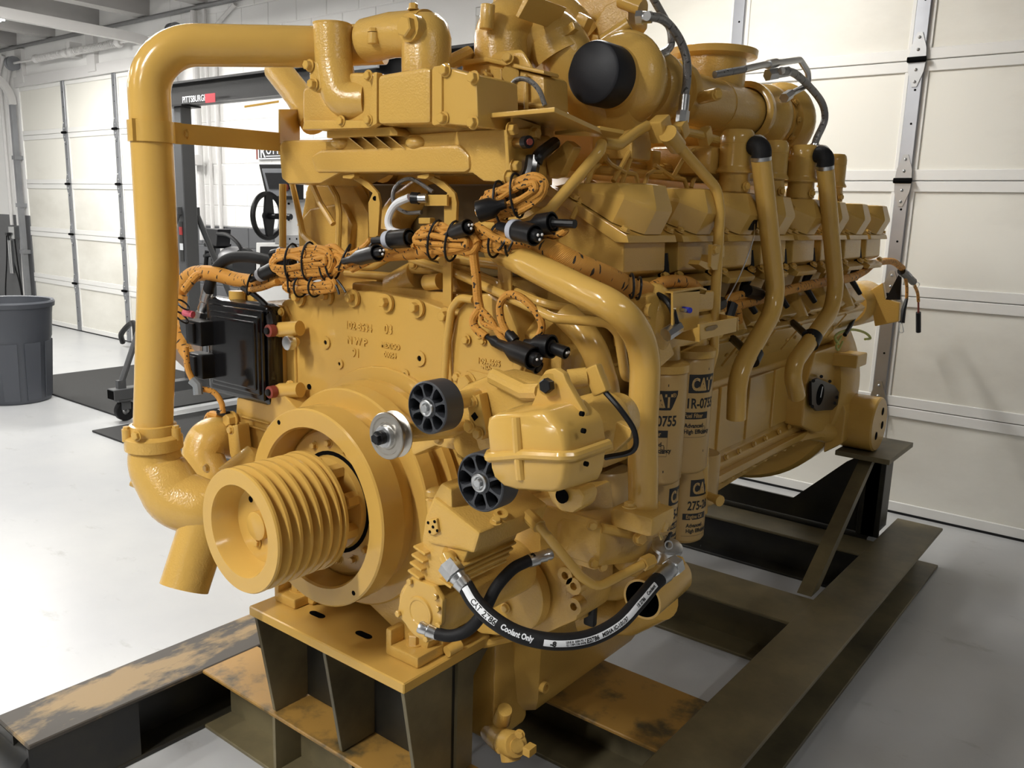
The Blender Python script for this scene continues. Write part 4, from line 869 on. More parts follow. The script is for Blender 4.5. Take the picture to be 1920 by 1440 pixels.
# heat shield / lifting plate in front of the turbo: folded sheet
hs = part(B().prism([aY(915, 212, 1.42), aY(1040, 200, 1.42), aY(1125, 240, 1.60), aY(1135, 248, 1.66), aY(950, 226, 1.66)], (0, 0, -.010), .002), 'folded_shelf', YEL)
part(B().prism([aX(957, 218, -1.17), aX(1010, 236, -1.17), aX(1010, 262, -1.17), aX(957, 250, -1.17)], (.006, 0, 0), .001), 'shelf_leg', YEL, parent=hs)
part(B().prism([aY(1125, 236, 1.60), aY(1170, 244, 1.66), aY(1160, 252, 1.66), aY(1040, 246, 1.62)], (0, 0, -.008), .001), 'shelf_flange', YEL, parent=hs)
# aftercooler front castings and air elbows
AC = part(plate(1.60, [(862, 120), (905, 112), (1020, 140), (1022, 205), (995, 232), (905, 235), (870, 225)], .10, .012), 'aftercooler_core', CAST)
for q0, q1 in ((900, 912), (924, 940)): part(plate(1.585, [(q0, 130), (q1, 128), (q1+3, 225), (q0+3, 228)], .02, .004), 'core_rib', CAST, parent=AC)
part(plate(1.585, [(862, 112), (912, 106), (1020, 132), (1020, 140), (912, 116), (862, 124)], .06, .004), 'core_flange', CAST, parent=AC)
part(B().tube([aY(955, 190, 1.59), aY(1018, 200, 1.60)], .006, 8), 'core_rib', CAST, parent=AC)
part(B().tube([aY(985, 140, 1.59), aY(987, 205, 1.59)], .006, 8), 'core_rib', CAST, parent=AC)
p = aY(905, 145, 1.575); part(B().ring(p, p+V((0, .02, 0)), .014, .008, 18), 'port_boss', CAST, parent=AC)
p = aY(957, 138, 1.585); part(B().cyl(p, p+V((-.03, .04, 0)), .02, n=16), 'port_boss', CAST, parent=AC)
for q in ((952, 110), (890, 148)): bolt(AC, aY(*q, 1.58), (.2, -1, .3), .012)
# air inlet elbow: wide dome curving to the right, neck with clamp running down to the compressor
part(B().tube([aY(940, 128, 1.66), aY(938, 40, 1.66), aY(1000, 55, 1.76)], .064, 28, fil=.085, sub=12), 'air_elbow', CAST)
part(B().loft([[aY(a, b, Y) for a, b in ((882, 128), (890, 100), (980, 92), (1005, 135))] for Y in (1.60, 1.72)], bev=.01), 'elbow_foot', CAST)
part(B().cyl(aY(915, 8, 1.58), aY(912, 55, 1.58), .017, n=18, bev=.003), 'elbow_stud', CAST)
part(B().prism(mY(1.68, [(925, -10), (985, -10), (972, 30), (920, 30)]), (0, .10, 0), .004), 'upper_plate', CAST)
part(B().prism(mY(1.60, [(985, -10), (996, -10), (972, 34), (966, 30)]), (0, .14, 0), .002), 'upper_rib', CAST)
part(B().tube([aY(960, 70, 1.72), aY(1010, 60, 1.76), aY(1055, 85, 1.78), aY(1075, 130, 1.80), aY(1100, 195, 1.84), aY(1150, 215, 1.90)], lambda t: .078-.030*t, 26, fil=.14, sub=10), 'air_duct_elbow', CAST)
part(B().tube([aY(1035, 75, 1.77), aY(1052, 110, 1.78)], .073, 28), 'duct_clamp', CAST)
part(B().boxc(aY(1050, 70, 1.74), (.10, .02, .02), .003, Matrix.Rotation(-.45, 3, 'Y')), 'clamp_bar', CAST)
part(B().tube([aY(1000, 20, 1.84), aY(1050, 25, 1.90), aY(1090, 75, 1.95)], .055, 22, fil=.1), 'far_air_duct', CAST)
part(B().boxc(aY(1090, 52, 1.85), (.035, .03, .06), .004, Matrix.Rotation(.5, 3, 'Y')), 'duct_clamp', CAST)
part(B().prism(mY(2.0, [(1067, -10), (1160, -10), (1160, 70), (1120, 110), (1067, 110)]), (0, .02, 0), .003), 'far_cover', CAST)
part(B().prism(mY(1.95, [(1115, 40), (1135, 8), (1180, -12), (1178, 40), (1160, 65), (1130, 72), (1112, 60)]), (0, .10, 0), .006), 'lifting_eye', CAST)
part(B().prism(mY(1.93, [(1085, 60), (1120, 65), (1125, 90), (1085, 115), (1070, 90)]), (0, .02, 0), .003), 'far_bracket', CAST)
part(B().tube([aY(1130, 78, 1.90), aY(1180, 45, 1.92)], .017, 14), 'oil_feed_body', YEL)
part(B().tube([aY(1165, 0, 1.95), aY(1205, 15, 1.95)], .020, 14), 'oil_feed_body', YEL)
part(B().tube([aY(880, 100, 1.62), aY(835, 122, 1.55)], .018, 10), 'stay_rod', CAST)
# steel braided oil lines
def braid(pts, r, nut0, nut1, lab, mm=None):
    h = empty('oil_hose', pts[-1], label=lab, cat='hose', group='steel braided oil hoses')
    B().tube(pts, r, 12, spl=8).o('braided_hose', mm or BRAID, h)
    for a, b in (nut0, nut1):
        d = (b-a); B().cyl(a, b, r*1.25, n=14).o('ferrule', ZINC, h); B().cyl(b, b+d*.7, r*1.55, n=6).o('hex_nut', ZINC, h)
    return h
P = [aX(a, b, -1.03) for a, b in ((1213, 30), (1245, 38), (1272, 70), (1287, 110), (1288, 150), (1284, 178))]
braid(P, .0105, (aX(1222, 32, -1.03), aX(1205, 33, -1.05)), (aX(1284, 178, -1.03), aX(1281, 208, -1.03)), 'steel braided oil hose arching over the front turbocharger')
P = [aX(a, b, -1.10) for a, b in ((1216, -20), (1232, 10), (1252, 45), (1258, 62), (1258, 85), (1248, 98))]
braid(P, .0095, (P[0], P[0]+V((0, 0, .01))), (P[-1], aX(1240, 102, -1.10)), 'steel hose dropping from above the frame to the front turbocharger')
P = [aX(a, b, -1.0) for a, b in ((1465, 133), (1490, 138), (1520, 165), (1542, 195), (1546, 225), (1532, 258), (1528, 270))]
braid(P, .0115, (aX(1478, 134, -1.0), aX(1455, 138, -1.02)), (P[-1], aX(1525, 290, -1.0)), 'steel braided oil hose arching behind the rear turbocharger')
rl_ = empty('oil_line', aX(1440, 120, -1.02), label='bent steel oil line hooked over the rear turbocharger', cat='pipe')
B().tube([aX(a, b, -1.02) for a, b in ((1395, 130), (1430, 122), (1500, 112), (1515, 135), (1516, 158), (1480, 178))], .0095, 12, fil=.03).o('bent_tube', ZINC, rl_)
B().cyl(aX(1440, 121, -1.02), aX(1455, 118, -1.02), .013, n=12).o('ferrule', ZINC, rl_); B().cyl(aX(1482, 176, -1.02), aX(1470, 184, -1.02), .015, n=6).o('hex_nut', ZINC, rl_)
B().tube([aX(1395, 130, -1.02), aX(1340, 140, -1.06)], .010, 10).o('braided_hose', BRAID, rl_)
bh = empty('vent_line', aY(950, 190, 1.5), label='thin braided vent line looping above the folded shelf', cat='hose')
B().tube([aY(a, b, 1.53) for a, b in ((948, 200), (952, 172), (968, 150), (990, 150), (1010, 168), (1022, 198))], .0055, 10, spl=6).o('braided_line', BRAID, bh)
B().tube([aY(a, b, 1.50) for a, b in ((924, 208), (930, 195), (945, 188), (950, 205))], .009, 10, spl=6).o('chrome_hook', ZINC, bh)
part(B().box(aY(897, 232, 1.52), aY(945, 210, 1.52)+V((0, .05, 0)), .003), 'rubber_pad', mat('grey_rubber', (.09, .095, .10), .6))
# ================================================================== right side low: filters, water outlets
FLT = []
def filt(px_, pyT, pyB, X, r, label, name='fuel_filter'):
    t = aX(px_, pyT, X); b = aX(px_, pyB, X); cx, cy = X-r*math.cos(YAW), t.y-0.0
    cx = X-r*.90; cy = t.y-r*.44
    f = part(B().lathe((cx, cy, b.z), (0, 0, 1), [(0, 0), (0, r*.80), (.006, r*.93), (.014, r), (t.z-b.z-.012, r), (t.z-b.z-.004, r*.97), (t.z-b.z, r*.93), (t.z-b.z, 0)], 48), name, FLAB, label)
    FLT.append((f, cx, cy, b.z, t.z, r)); return f, cx, cy, b.z, t.z
def wrap(f, s, size, cx, cy, z, r, a0, m=INK, bold=.0008, sx=1.0):
    me = textmesh(s, size, .0003, bold, 'LEFT', sx); c = WL[f]
    me = remap(me, lambda q: V((cx+(r+.0004+q.z)*math.cos(a0+q.x/r), cy+(r+.0004+q.z)*math.sin(a0+q.x/r), z+q.y))-c)
    return put('lettering', me, m, f, c)
def patch(f, cx, cy, r, a0, a1, z0, z1, m, cut=0, n=18, off=.0002):
    b = B(); lo = []; hi = []
    for i in range(n+1):
        t = i/n; a = a0+(a1-a0)*t; zz = z0+(max(0, t-1+cut)/cut*(z1-z0)*.8 if cut else 0)
        p = (cx+(r+off)*math.cos(a), cy+(r+off)*math.sin(a)); lo.append((*p, zz)); hi.append((*p, z1))
    b.loft([lo, hi], cap=False, closed=False); return b.o('label_panel', m, f)
FACE = lambda cx, cy: math.atan2(-cy, -cx)
def dress(f, cx, cy, zb, zt, r, off, num, kind):
    a = FACE(cx, cy)+off; D = math.radians
    patch(f, cx, cy, r, a-D(6), a+D(64), zt-.088, zt-.040, INK, cut=.2)
    wrap(f, 'CAT', .044, cx, cy, zt-.080, r, a, FLAB, .0015, .70)
    b = B(); q0 = a+D(17); tri = [(a+D(14), zt-.082), (a+D(34), zt-.082), (a+D(24), zt-.066)]
    bm_ = [V((cx+(r+.0012)*math.cos(t), cy+(r+.0012)*math.sin(t), z)) for t, z in tri]
    b.prism(bm_, V((math.cos(a), math.sin(a), 0))*.0004); b.o('logo_triangle', FLAB, f)
    wrap(f, '®', .014, cx, cy, zt-.056, r, a+D(51), FLAB, 0)
    wrap(f, num, .036, cx, cy, zt-.127, r, a-D(10), INK, .0008, .72)
    patch(f, cx, cy, r, a-D(20), a+D(46), zt-.156, zt-.138, INK)
    wrap(f, kind, .016, cx, cy, zt-.152, r, a-D(12), FLAB, .0002, .8)
    wrap(f, 'Advanced', .0155, cx, cy, zt-.178, r, a-D(10), INK, .0004, .85); wrap(f, 'High Efficiency', .0155, cx, cy, zt-.194, r, a-D(10), INK, .0004, .85)
    for z0, z1, a0, a1 in ((zt-.204, zt-.2032, -20, 46), (zt-.156, zt-.204, 45.4, 46)): patch(f, cx, cy, r, a+D(a0), a+D(a1), min(z0, z1), max(z0, z1), INK)
    for z0, z1, a0, a1 in ((zt-.196, zt-.1945, 31, 42), (zt-.176, zt-.1745, 33, 39), (zt-.186, zt-.185, 33, 39), (zt-.196, zt-.175, 33, 33.8), (zt-.196, zt-.175, 38.4, 39.2), (zt-.192, zt-.178, 40.2, 41)): patch(f, cx, cy, r, a+D(a0), a+D(a1), z0, z1, INK, n=3)
    for z in (zt-.03, zt-.245):
        patch(f, cx, cy, r, a+D(40), a+D(42), z, z+.006, INK, n=2)
D_ = math.radians
f1 = filt(1291, 696, 896, -.915, .068, 'fuel filter canister reading 0755, beside the right water pipe', 'fuel_filter'); dress(*f1, .068, D_(-22), '1R-0755', 'Fuel Filter')
f2 = filt(1341, 668, 874, -.915, .068, 'fuel filter canister reading CAT and R-0755, second from the pipe', 'fuel_filter'); dress(*f2, .068, D_(12), '1R-0755', 'Fuel Filter')
g1 = filt(1276, 880, 1020, -.97, .068, 'oil filter canister hanging low behind the nearer fuel filter', 'oil_filter'); dress(*g1, .068, D_(44), '275-2604', 'Engine Oil')
g2 = filt(1330, 865, 1003, -.97, .068, 'oil filter canister reading 275, below the farther fuel filter', 'oil_filter'); dress(*g2, .068, D_(24), '275-2604', 'Engine Oil')
g3 = filt(1185, 880, 965, -1.0, .068, 'oil filter canister in shadow left of the right water pipe', 'oil_filter'); dress(*g3, .068, D_(-80), '275-2604', 'Engine Oil')
_g4 = filt(1352, 850, 940, -1.0, .06, None, 'oil_filter')
for (f, cx, cy, zb, zt, r) in FLT[:2]:
    part(B().lathe((cx, cy, zt), (0, 0, 1), [(0, 0), (0, r*1.04), (.018, r*1.04), (.02, r), (.03, r*.7), (.075, r*.62), (.075, 0)], 32), 'filter_head', CAST)
part(B().box((-1.05, 1.72, 1.29), (-.93, 2.12, 1.37), .02), 'filter_base', CAST)
part(B().box((-1.10, 1.62, 1.02), (-.99, 2.15, 1.10), .02), 'oil_filter_base', CAST)
part(B().sph(aX(1225, 600, -.93), .062, (.8, .9, 1.35)), 'fuel_pump_body', CAST)
part(B().prism(mX(-.90, [(1215, 555), (1232, 548), (1248, 575), (1258, 640), (1268, 665), (1240, 690), (1222, 690)]), (-.06, 0, 0), .008), 'pump_casting', CAST)
p = aX(1222, 582, -.895); part(B().cyl(p+V((-.01, 0, 0)), p, .016, n=18), 'plug', CAST)
pb = part(B().prism(mX(-.86, [(1262, 550), (1313, 541), (1310, 622), (1262, 618)]), (-.006, 0, 0), .002), 'switch_bracket', YEL)
part(B().prism([aX(1262, 550, -.86), aX(1313, 541, -.86), aX(1325, 545, -.86), aX(1322, 552, -.865), aX(1270, 545, -.97), aX(1225, 548, -.97)], (0, 0, .004)), 'bracket_top', YEL, parent=pb)
bp_ = aX(1284, 580, -.855); part(B().cyl(bp_+V((-.004, 0, 0)), bp_+V((.018, -.01, 0)), .0065, n=12), 'blue_cap', BLUE, parent=pb); part(B().cyl(bp_+V((-.004, -.012, 0)), bp_+V((.012, -.02, 0)), .004, n=8), 'fitting', ZINC, parent=pb)
so = part(B().cyl(aX(1248, 628, -.87), aX(1272, 612, -.86), .016, n=8), 'solenoid', ZINC, parent=pb)
part(B().tube([aX(1208, 548, -.95), aX(1240, 556, -.90), aX(1258, 575, -.87), aX(1268, 605, -.86), aX(1275, 618, -.855)], .0075, 8, spl=6), 'solenoid_lead', BLK, parent=pb)
tr = part(B().prism(mX(-.82, [(1312, 608), (1383, 595), (1381, 622), (1314, 638)]), (-.006, 0, 0), .002), 'channel_bracket', YEL)
part(B().prism([aX(1312, 612, -.82), aX(1312, 638, -.82), aX(1265, 632, -.90), aX(1265, 628, -.90)], (0, 0, -.004)), 'channel_floor', YEL, parent=tr)
part(B().prism([aX(1383, 595, -.82), aX(1345, 588, -.93), aX(1345, 600, -.93), aX(1383, 620, -.82)], (0, .005, 0)), 'channel_back', YEL, parent=tr)
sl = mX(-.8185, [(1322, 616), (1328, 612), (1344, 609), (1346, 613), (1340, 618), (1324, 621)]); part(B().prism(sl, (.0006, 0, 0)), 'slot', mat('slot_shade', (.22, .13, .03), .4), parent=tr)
part(B().box((-.99, 1.84, 1.38), (-.90, 1.96, 1.43), .008), 'bracket_base', CAST)
# oil cooler / water outlet assembly low on the right
wo = part(B().prism(mX(-.84, [(1128, 985), (1190, 975), (1230, 968), (1236, 1000), (1225, 1040), (1190, 1062), (1125, 1070)]), (-.12, 0, 0), .03), 'water_outlet', CAST)
fl3 = part(B().boxc(aX(1205, 968, -.80), (.10, .10, .045), .012), 'outlet_flange', CAST)
for q in ((1180, 950), (1228, 948)): bolt(fl3, aX(*q, -.79), (0, 0, 1), .011)
bolt(fl3, aX(1240, 986, -.76), (1, 0, 0), .013); bolt(wo, aX(1200, 1008, -.80), (.8, -.5, 0), .013)
part(B().tube([aX(1128, 990, -.85), aX(1205, 1005, -.81)], .011, 10), 'casting_rib', CAST, parent=wo)
wfr = part(B().prism(mX(-.86, [(1115, 975), (1128, 975), (1130, 1065), (1115, 1070)]), (-.14, 0, 0), .004), 'outlet_mount', CAST)
for q in ((1110, 985), (1113, 1055), (1130, 1062)): bolt(wfr, aX(*q, -.855), (.8, -.5, 0), .009)
part(B().sph(aX(1195, 1040, -.90), .06, (1, 1.1, .8)), 'outlet_body', CAST)
mn = part(B().tube([aX(1225, 1075, -.93), aX(1205, 1060, -.93), aX(1150, 1080, -1.0), aX(1110, 1080, -1.05)], .06, 20), 'oil_cooler_end', CAST)
oe = aX(1206, 1124, -.76); od = V((.55, -.83, -.03)).normalized(); ol = V((.80, .60, 0))
ot = part(B().lathe(aX(1204, 1124, -.80), aX(1265, 1075, -.80)-aX(1204, 1124, -.80), [(0, .040), (0, .045), (.14, .045), (.15, .040), (.15, 0)], 36), 'drain_tube', YEL)
part(B().lathe(aX(1204, 1124, -.80), aX(1265, 1075, -.80)-aX(1204, 1124, -.80), [(0, .040), (.12, .040), (.12, 0)], 36), 'drain_tube_bore', HOLE, parent=ot)
part(B().tube([aX(1235, 1120, -.88), aX(1180, 1150, -.98), aX(1090, 1150, -1.10)], .055, 22), 'sump_elbow', CAST)
fc = part(B().lathe(aX(1250, 1028, -.80), (.25, -.15, 1), [(-.04, .0), (-.04, .022), (0, .022), (0, .034), (.008, .034), (.012, .026), (.012, 0)], 32), 'filler_cap', ZINC, 'zinc filler cap with a wing lever')
part(B().boxc(aX(1252, 1010, -.80), (.006, .012, .035), .002, Matrix.Rotation(.4, 3, 'Y')), 'cap_lever', BLK, parent=fc); part(B().boxc(aX(1238, 1004, -.80), (.005, .008, .02), .001, Matrix.Rotation(-.5, 3, 'Y')), 'cap_wing', BRAS, parent=fc)
part(B().ring(aX(1253, 1022, -.785), aX(1254, 1022, -.783), .010, .007, 16), 'cap_ring', ZINC, parent=fc)
part(B().tube([aX(995, 970, -.93), aX(1010, 985, -.90), aX(1088, 1080, -.84), aX(1120, 1102, -.82), aX(1205, 1058, -.78)], .0095, 12, fil=.04), 'coolant_line', YEL)
part(B().cyl(aX(1205, 1058, -.78), aX(1222, 1050, -.775), .015, n=6), 'line_nut', YEL); part(B().cyl(aX(990, 965, -.94), aX(1012, 988, -.90), .014, n=8), 'line_nut', YEL)
part(B().boxc(aX(1108, 1140, -1.0), (.03, .02, .09), .006), 'rubber_flap', BLK)
part(B().lathe(aX(1345, 937, -.93), (.9, -.4, 0), [(-.04, 0), (-.04, .012), (0, .012), (0, .016), (.012, .016), (.012, 0)], 12), 'bleed_screw', YEL)
# rear: flywheel housing, starter hole cover, mount
fw = part(B().lathe((XC, 3.70, ZC), YB, [(0, 0), (0, .47), (.03, .49), (.20, .49), (.23, .48), (.23, 0)], 64), 'flywheel_housing', CAST)
part(B().prism(mX(-1.12, [(1512, 725), (1530, 660), (1590, 640), (1612, 690), (1608, 770), (1600, 800), (1530, 812), (1505, 800)]), (-.08, 0, 0), .01), 'housing_flank', CAST)
part(B().prism([(-1.14, 3.72, .60), (-1.06, 3.72, .66), (-1.06, 3.72, .80), (-1.14, 3.72, .98)], (0, .2, 0), .01), 'housing_web', CAST)
sc_ = part(B().prism(mX(-1.105, [(1516, 715), (1528, 708), (1560, 722), (1574, 742), (1572, 752), (1556, 768), (1526, 770), (1517, 760)]), (.012, 0, 0), .003), 'starter_cover', BLK, 'black triangular cover on the flywheel housing')
p = aX(1538, 740, -1.0925); part(B().cyl(p+V((-.006, 0, 0)), p+V((.0006, 0, 0)), .044, n=32), 'starter_bore', HOLE, parent=sc_); part(B().boxc(p+V((.002, .008, .01)), (.002, .005, .045), 0, Matrix.Rotation(-.3, 3, 'X')), 'gear_teeth', WHT, parent=sc_)
for q in ((1525, 714), (1569, 745), (1523, 762), (1540, 706), (1556, 715), (1565, 756)): part(B().cyl(aX(*q, -1.108), aX(*q, -1.090), .007, n=10), 'cover_bolt', BLK, parent=sc_)
part(B().box((-1.13, 3.66, 1.005), (-1.02, 3.80, 1.06), .006), 'housing_pad', CAST)
mc0 = V((-1.14, 3.88, .735)); mcx = part(B().lathe(mc0, (1, 0, 0), [(0, 0), (0, .105), (.03, .105), (.035, .118), (.04, .122), (.175, .122), (.182, .115), (.182, 0)], 44), 'rear_mount', CAST)
for dy, dz in ((.03, .055), (.045, -.01), (-.035, -.045)): part(B().cyl(mc0+V((.1815, dy, dz)), mc0+V((.183, dy, dz)), .018, n=16), 'hole', HOLE, parent=mcx)
part(B().tube([(-1.20, 3.55, .74), (-1.14, 3.72, .70), (-1.10, 3.86, .70)], .05, 14), 'mount_arm', CAST)
part(B().prism([(-1.19, 3.2, .72), (-1.12, 3.6, .70), (-1.10, 3.80, .66), (-1.10, 3.80, .71), (-1.19, 3.3, .75)], (-.04, 0, 0), .004), 'mount_rib', CAST)
rc = aX(1598, 565, -1.10)
rh = part(B().lathe(aX(1590, 572, -1.16), YB, [(0, 0), (0, .080), (.03, .098), (.08, .10), (.24, .10), (.245, .09), (.25, 0)], 44), 'rear_gear_housing', CAST)
part(B().prism(mY(4.0, [(1630, 545), (1655, 530), (1660, 560), (1687, 568), (1685, 603), (1640, 612)]), (0, .03, 0), .004), 'rear_bracket', CAST)
part(B().prism(mY(4.0, [(1660, 562), (1688, 562), (1690, 520), (1684, 516)]), (0, .01, 0), .001), 'rear_flap', BLK)
# electronic control module on the left front
ecm = part(B().box(aY(388, 735, 1.41), aY(500, 572, 1.41)+V((0, .06, 0)), .022), 'control_module', BLKG, 'black electronic control module with two plugs')
e0, e1 = aY(388, 735, 1.41), aY(500, 572, 1.41)
for ins, yy in ((.018, .010), (.034, .018), (.048, .024)):
    part(B().box((e0.x+ins+.02, 1.41-yy, e0.z+ins), (e1.x-ins*.6, 1.412, e1.z-ins), .008), 'module_step', BLKG, parent=ecm)
for zz in (e0.z+.155, e0.z+.058):
    pl = part(B().box((e0.x+.005, 1.345, zz), (e0.x+.085, 1.395, zz+.072), .005), 'plug', BLK, parent=ecm)
    part(B().box((e0.x+.03, 1.335, zz+.006), (e0.x+.06, 1.35, zz+.066), .004), 'plug_latch', BLK, parent=ecm)
    tip = aY(346, 612, 1.375) if zz > e0.z+.1 else aY(360, 672, 1.375)
    part(B().loft([[(e0.x+.01, 1.345, zz+.068), (e0.x+.01, 1.395, zz+.068), (e0.x+.01, 1.395, zz+.002), (e0.x+.01, 1.345, zz+.002)], [tip+V((.0, -.02, .022)), tip+V((0, .02, .022)), tip+V((.012, .02, -.018)), tip+V((.012, -.02, -.018))]], bev=.006), 'rubber_boot', mat('boot_rubber', (.035, .038, .042), .65), parent=ecm)
for q in ((507, 620), (509, 735)):
    p = aY(*q, 1.40); io = part(B().lathe(p, FR, [(-.05, .018), (-.02, .018), (-.018, .015), (0, .015), (.0, .014), (.004, .012), (.004, .010), (0, .008)], 24), 'isolator_post', YEL)
    part(B().lathe(p, FR, [(-.010, .015), (-.010, .0175), (.008, .0170), (.009, .014), (.0095, .010)], 28), 'red_isolator', REDR, parent=io)
    part(B().cyl(p+V((0, .001, 0)), p+V((0, -.016, 0)), .0095, n=18, bev=.002), 'isolator_bolt', BLK, parent=io)
    part(B().tube([p+V((0, .03, 0)), p+V((.07, .045, .01))], .021, 16), 'isolator_arm', YEL, parent=io)
p = aY(542, 643, 1.41); dk = part(B().cyl(p+V((0, .012, 0)), p+V((0, -.010, 0)), .0195, n=28, bev=.003), 'plug_disc', ZINC); part(B().cyl(p+V((-.04, .03, 0)), p+V((0, .02, 0)), .014, n=14), 'disc_stub', YEL, parent=dk)
part(B().box((-2.10, 1.46, 1.06), (-1.97, 1.58, 1.33), .01), 'module_bracket', YEL)
p = aY(445, 555, 1.45); part(B().cyl(p+V((0, 0, -.03)), p+V((0, 0, .015)), .024, n=18), 'bracket_boss', YEL)
part(B().prism(mY(1.47, [(440, 545), (462, 545), (485, 572), (485, 590), (440, 590)]), (0, .03, 0), .004), 'bracket_web', YEL)
bolt(EN, aY(545, 725, 1.44), FR, .014); bolt(EN, aY(528, 585, 1.45), FR, .009)
# ================================================================== wiring harness and hoses
HY = 1.415
WH = empty('wiring_harness', aY(800, 470, HY), label='orange braided wiring harness draped across the front of the engine with loose connectors', cat='wiring harness')
def lm(pts, r, name='loom', par=None, spl=8, m=None, n=10): return B().tube(pts, r, n, spl=spl).o(name, m or LOOM, par or WH)
# main trunk
tr_ = [aY(360, 672, 1.375), aY(350, 660, 1.375), aY(336, 630, 1.38), aY(329, 590, 1.39), aY(336, 545, 1.40), aY(360, 516, 1.42), aY(400, 513, 1.43), aY(450, 525, 1.45), aY(520, 525, 1.44), aY(600, 505, 1.44), aY(680, 480, 1.44), aY(780, 468, 1.44), aY(880, 455, 1.44), aY(960, 448, 1.44)]
lm(tr_, lambda t: .020+.004*math.sin(t*9), 'trunk', n=14)
lm([aY(930, 440, 1.45), aY(985, 452, 1.46), aX(1035, 470, -1.02), aX(1085, 495, -.975), aX(1140, 518, -.95), aX(1185, 540, -.94), aX(1210, 545, -.94)], .0215, 'trunk', n=14)
lm([aX(1215, 545, -.95), aX(1250, 528, -.95), aX(1290, 530, -.95), aX(1310, 545, -.96)], .015, 'trunk', n=12)
lm([aY(347, 612, 1.375), aY(341, 600, 1.375), aY(338, 580, 1.375), aY(340, 555, 1.385)], .018, 'branch')
lm([aD(345, 545, 2.44), aD(365, 520, 2.43), aD(375, 515, 2.44)], .012, 'branch')
lm([aD(348, 650, 2.39), aD(352, 690, 2.40), aD(365, 720, 2.41)], .0085, 'branch'); lm([aD(372, 728, 2.40), aD(400, 735, 2.41), aD(415, 755, 2.41), aD(418, 775, 2.41)], .008, 'branch'); lm([aY(412, 780, 1.40), aY(395, 778, 1.40), aY(388, 795, 1.38), aY(395, 805, 1.38)], .012, 'branch')
B().tube([aD(360, 712, 2.39), aD(370, 722, 2.39), aD(372, 740, 2.39)], .014, 10).o('connector', mat('grey_plug', (.20, .22, .24), .45), WH); B().tube([aY(412, 772, 1.40), aY(428, 778, 1.40)], .012, 8).o('connector', BLK, WH)
B().tube([aD(345, 586, 2.41), aD(362, 590, 2.40)], .010, 10).o('pink_cap', PINK, WH)
def tie(c, d, ru, rv, up): # cable tie: oval ring round a bundle
    d = V(d).normalized(); u = V(up)-d*V(up).dot(d); u.normalize(); w = d.cross(u)
    pts = [V(c)+u*(ru*math.cos(t))+w*(rv*math.sin(t))+d*(.008*math.cos(t)) for t in [i*math.pi/10 for i in range(21)]]
    return B().tube(pts, .0028, 6, cap=False).o('cable_tie', BLK, WH)
def coil(p0, p1, hh, n, r, seed, Y):
    """spare loom folded into a flat bundle: nested long loops held by ties"""
    rnd = random.Random(seed); A = V(aY(*p0, Y)); Bq = V(aY(*p1, Y)); d = (Bq-A).normalized(); up = V((-d.z, 0, d.x))
    if up.z < 0: up = -up
    for k in range(n):
        h = hh*(.18+.82*(k+.5)/n); f = V((0, -.006-.016*(n-1-k)/n+rnd.uniform(-.004, .004), 0)); sl = up*rnd.uniform(-.006, .006)
        a = A+f+d*rnd.uniform(-.006, .02); b = Bq+f-d*rnd.uniform(-.008, .02); L = b-a; e = min(h, .03)
        J = lambda: V((0, rnd.uniform(-.003, .003), rnd.uniform(-.0035, .0035)))
        pts = [a+up*h+J(), a+L*.33+up*h+J()+sl, a+L*.66+up*h+J()-sl, b+up*h*.9, b+d*e*.8+up*h*.3, b+d*e*.8-up*h*.3, b-up*h*.9, a+L*.6-up*h+J()+sl, a+L*.3-up*h+J(), a-up*h*.9, a-d*e*.8-up*h*.2, a-d*e*.7+up*h*.4, a+up*h+d*.004]
        lm(pts, r, 'spare_loom', spl=4, n=8)
    for s_ in (.30, .64):
        q = A.lerp(Bq, s_); tie(q+V((0, -.006, 0)), d, hh+.013, .024, up)
coil((524, 494), (618, 488), .036, 5, .0064, 1, HY); coil((545, 537), (625, 534), .016, 3, .0068, 2, HY+.01)
coil((792, 448), (888, 455), .031, 5, .0064, 3, HY); coil((915, 392), (1008, 352), .032, 5, .0064, 4, HY+.02)
coil((606, 500), (640, 490), .026, 3, .0075, 5, HY+.01); coil((905, 452), (1000, 450), .022, 3, .0085, 6, HY+.02)
lm([aY(640, 470, HY), aY(622, 478, HY), aY(618, 495, HY), aY(634, 505, HY), aY(655, 495, HY)], .007, 'spare_loom'); lm([aY(520, 528, HY), aY(490, 540, HY), aY(460, 545, 1.44)], .0085, 'branch')
lm([aY(600, 470, HY), aY(625, 462, HY), aY(650, 478, HY), aY(680, 465, HY), aY(695, 450, HY)], .0075, 'branch'); lm([aY(660, 505, HY), aY(690, 490, HY), aY(730, 470, HY), aY(780, 460, HY)], .009, 'branch')
for a, b_ in (((700, 445), (690, 475)), ((650, 460), (642, 505)), ((540, 490), (548, 545)), ((468, 515), (470, 550)), ((948, 440), (944, 465)), ((962, 440), (960, 468)), ((1180, 520), (1188, 552)), ((1195, 526), (1200, 555)), ((335, 568), (352, 575)), ((330, 590), (350, 600))):
    p, q = aY(*a, HY), aY(*b_, HY)
    if a[0] > 1100: p, q = aX(*a, -.92), aX(*b_, -.92)
    if a[0] < 400: p, q = aD(*a, 2.39), aD(*b_, 2.39)
    c = (p+q)/2; dd = (q-p); tie(c, dd.cross(V((.6, -.8, 0))), dd.length/2+.004, .022, dd)
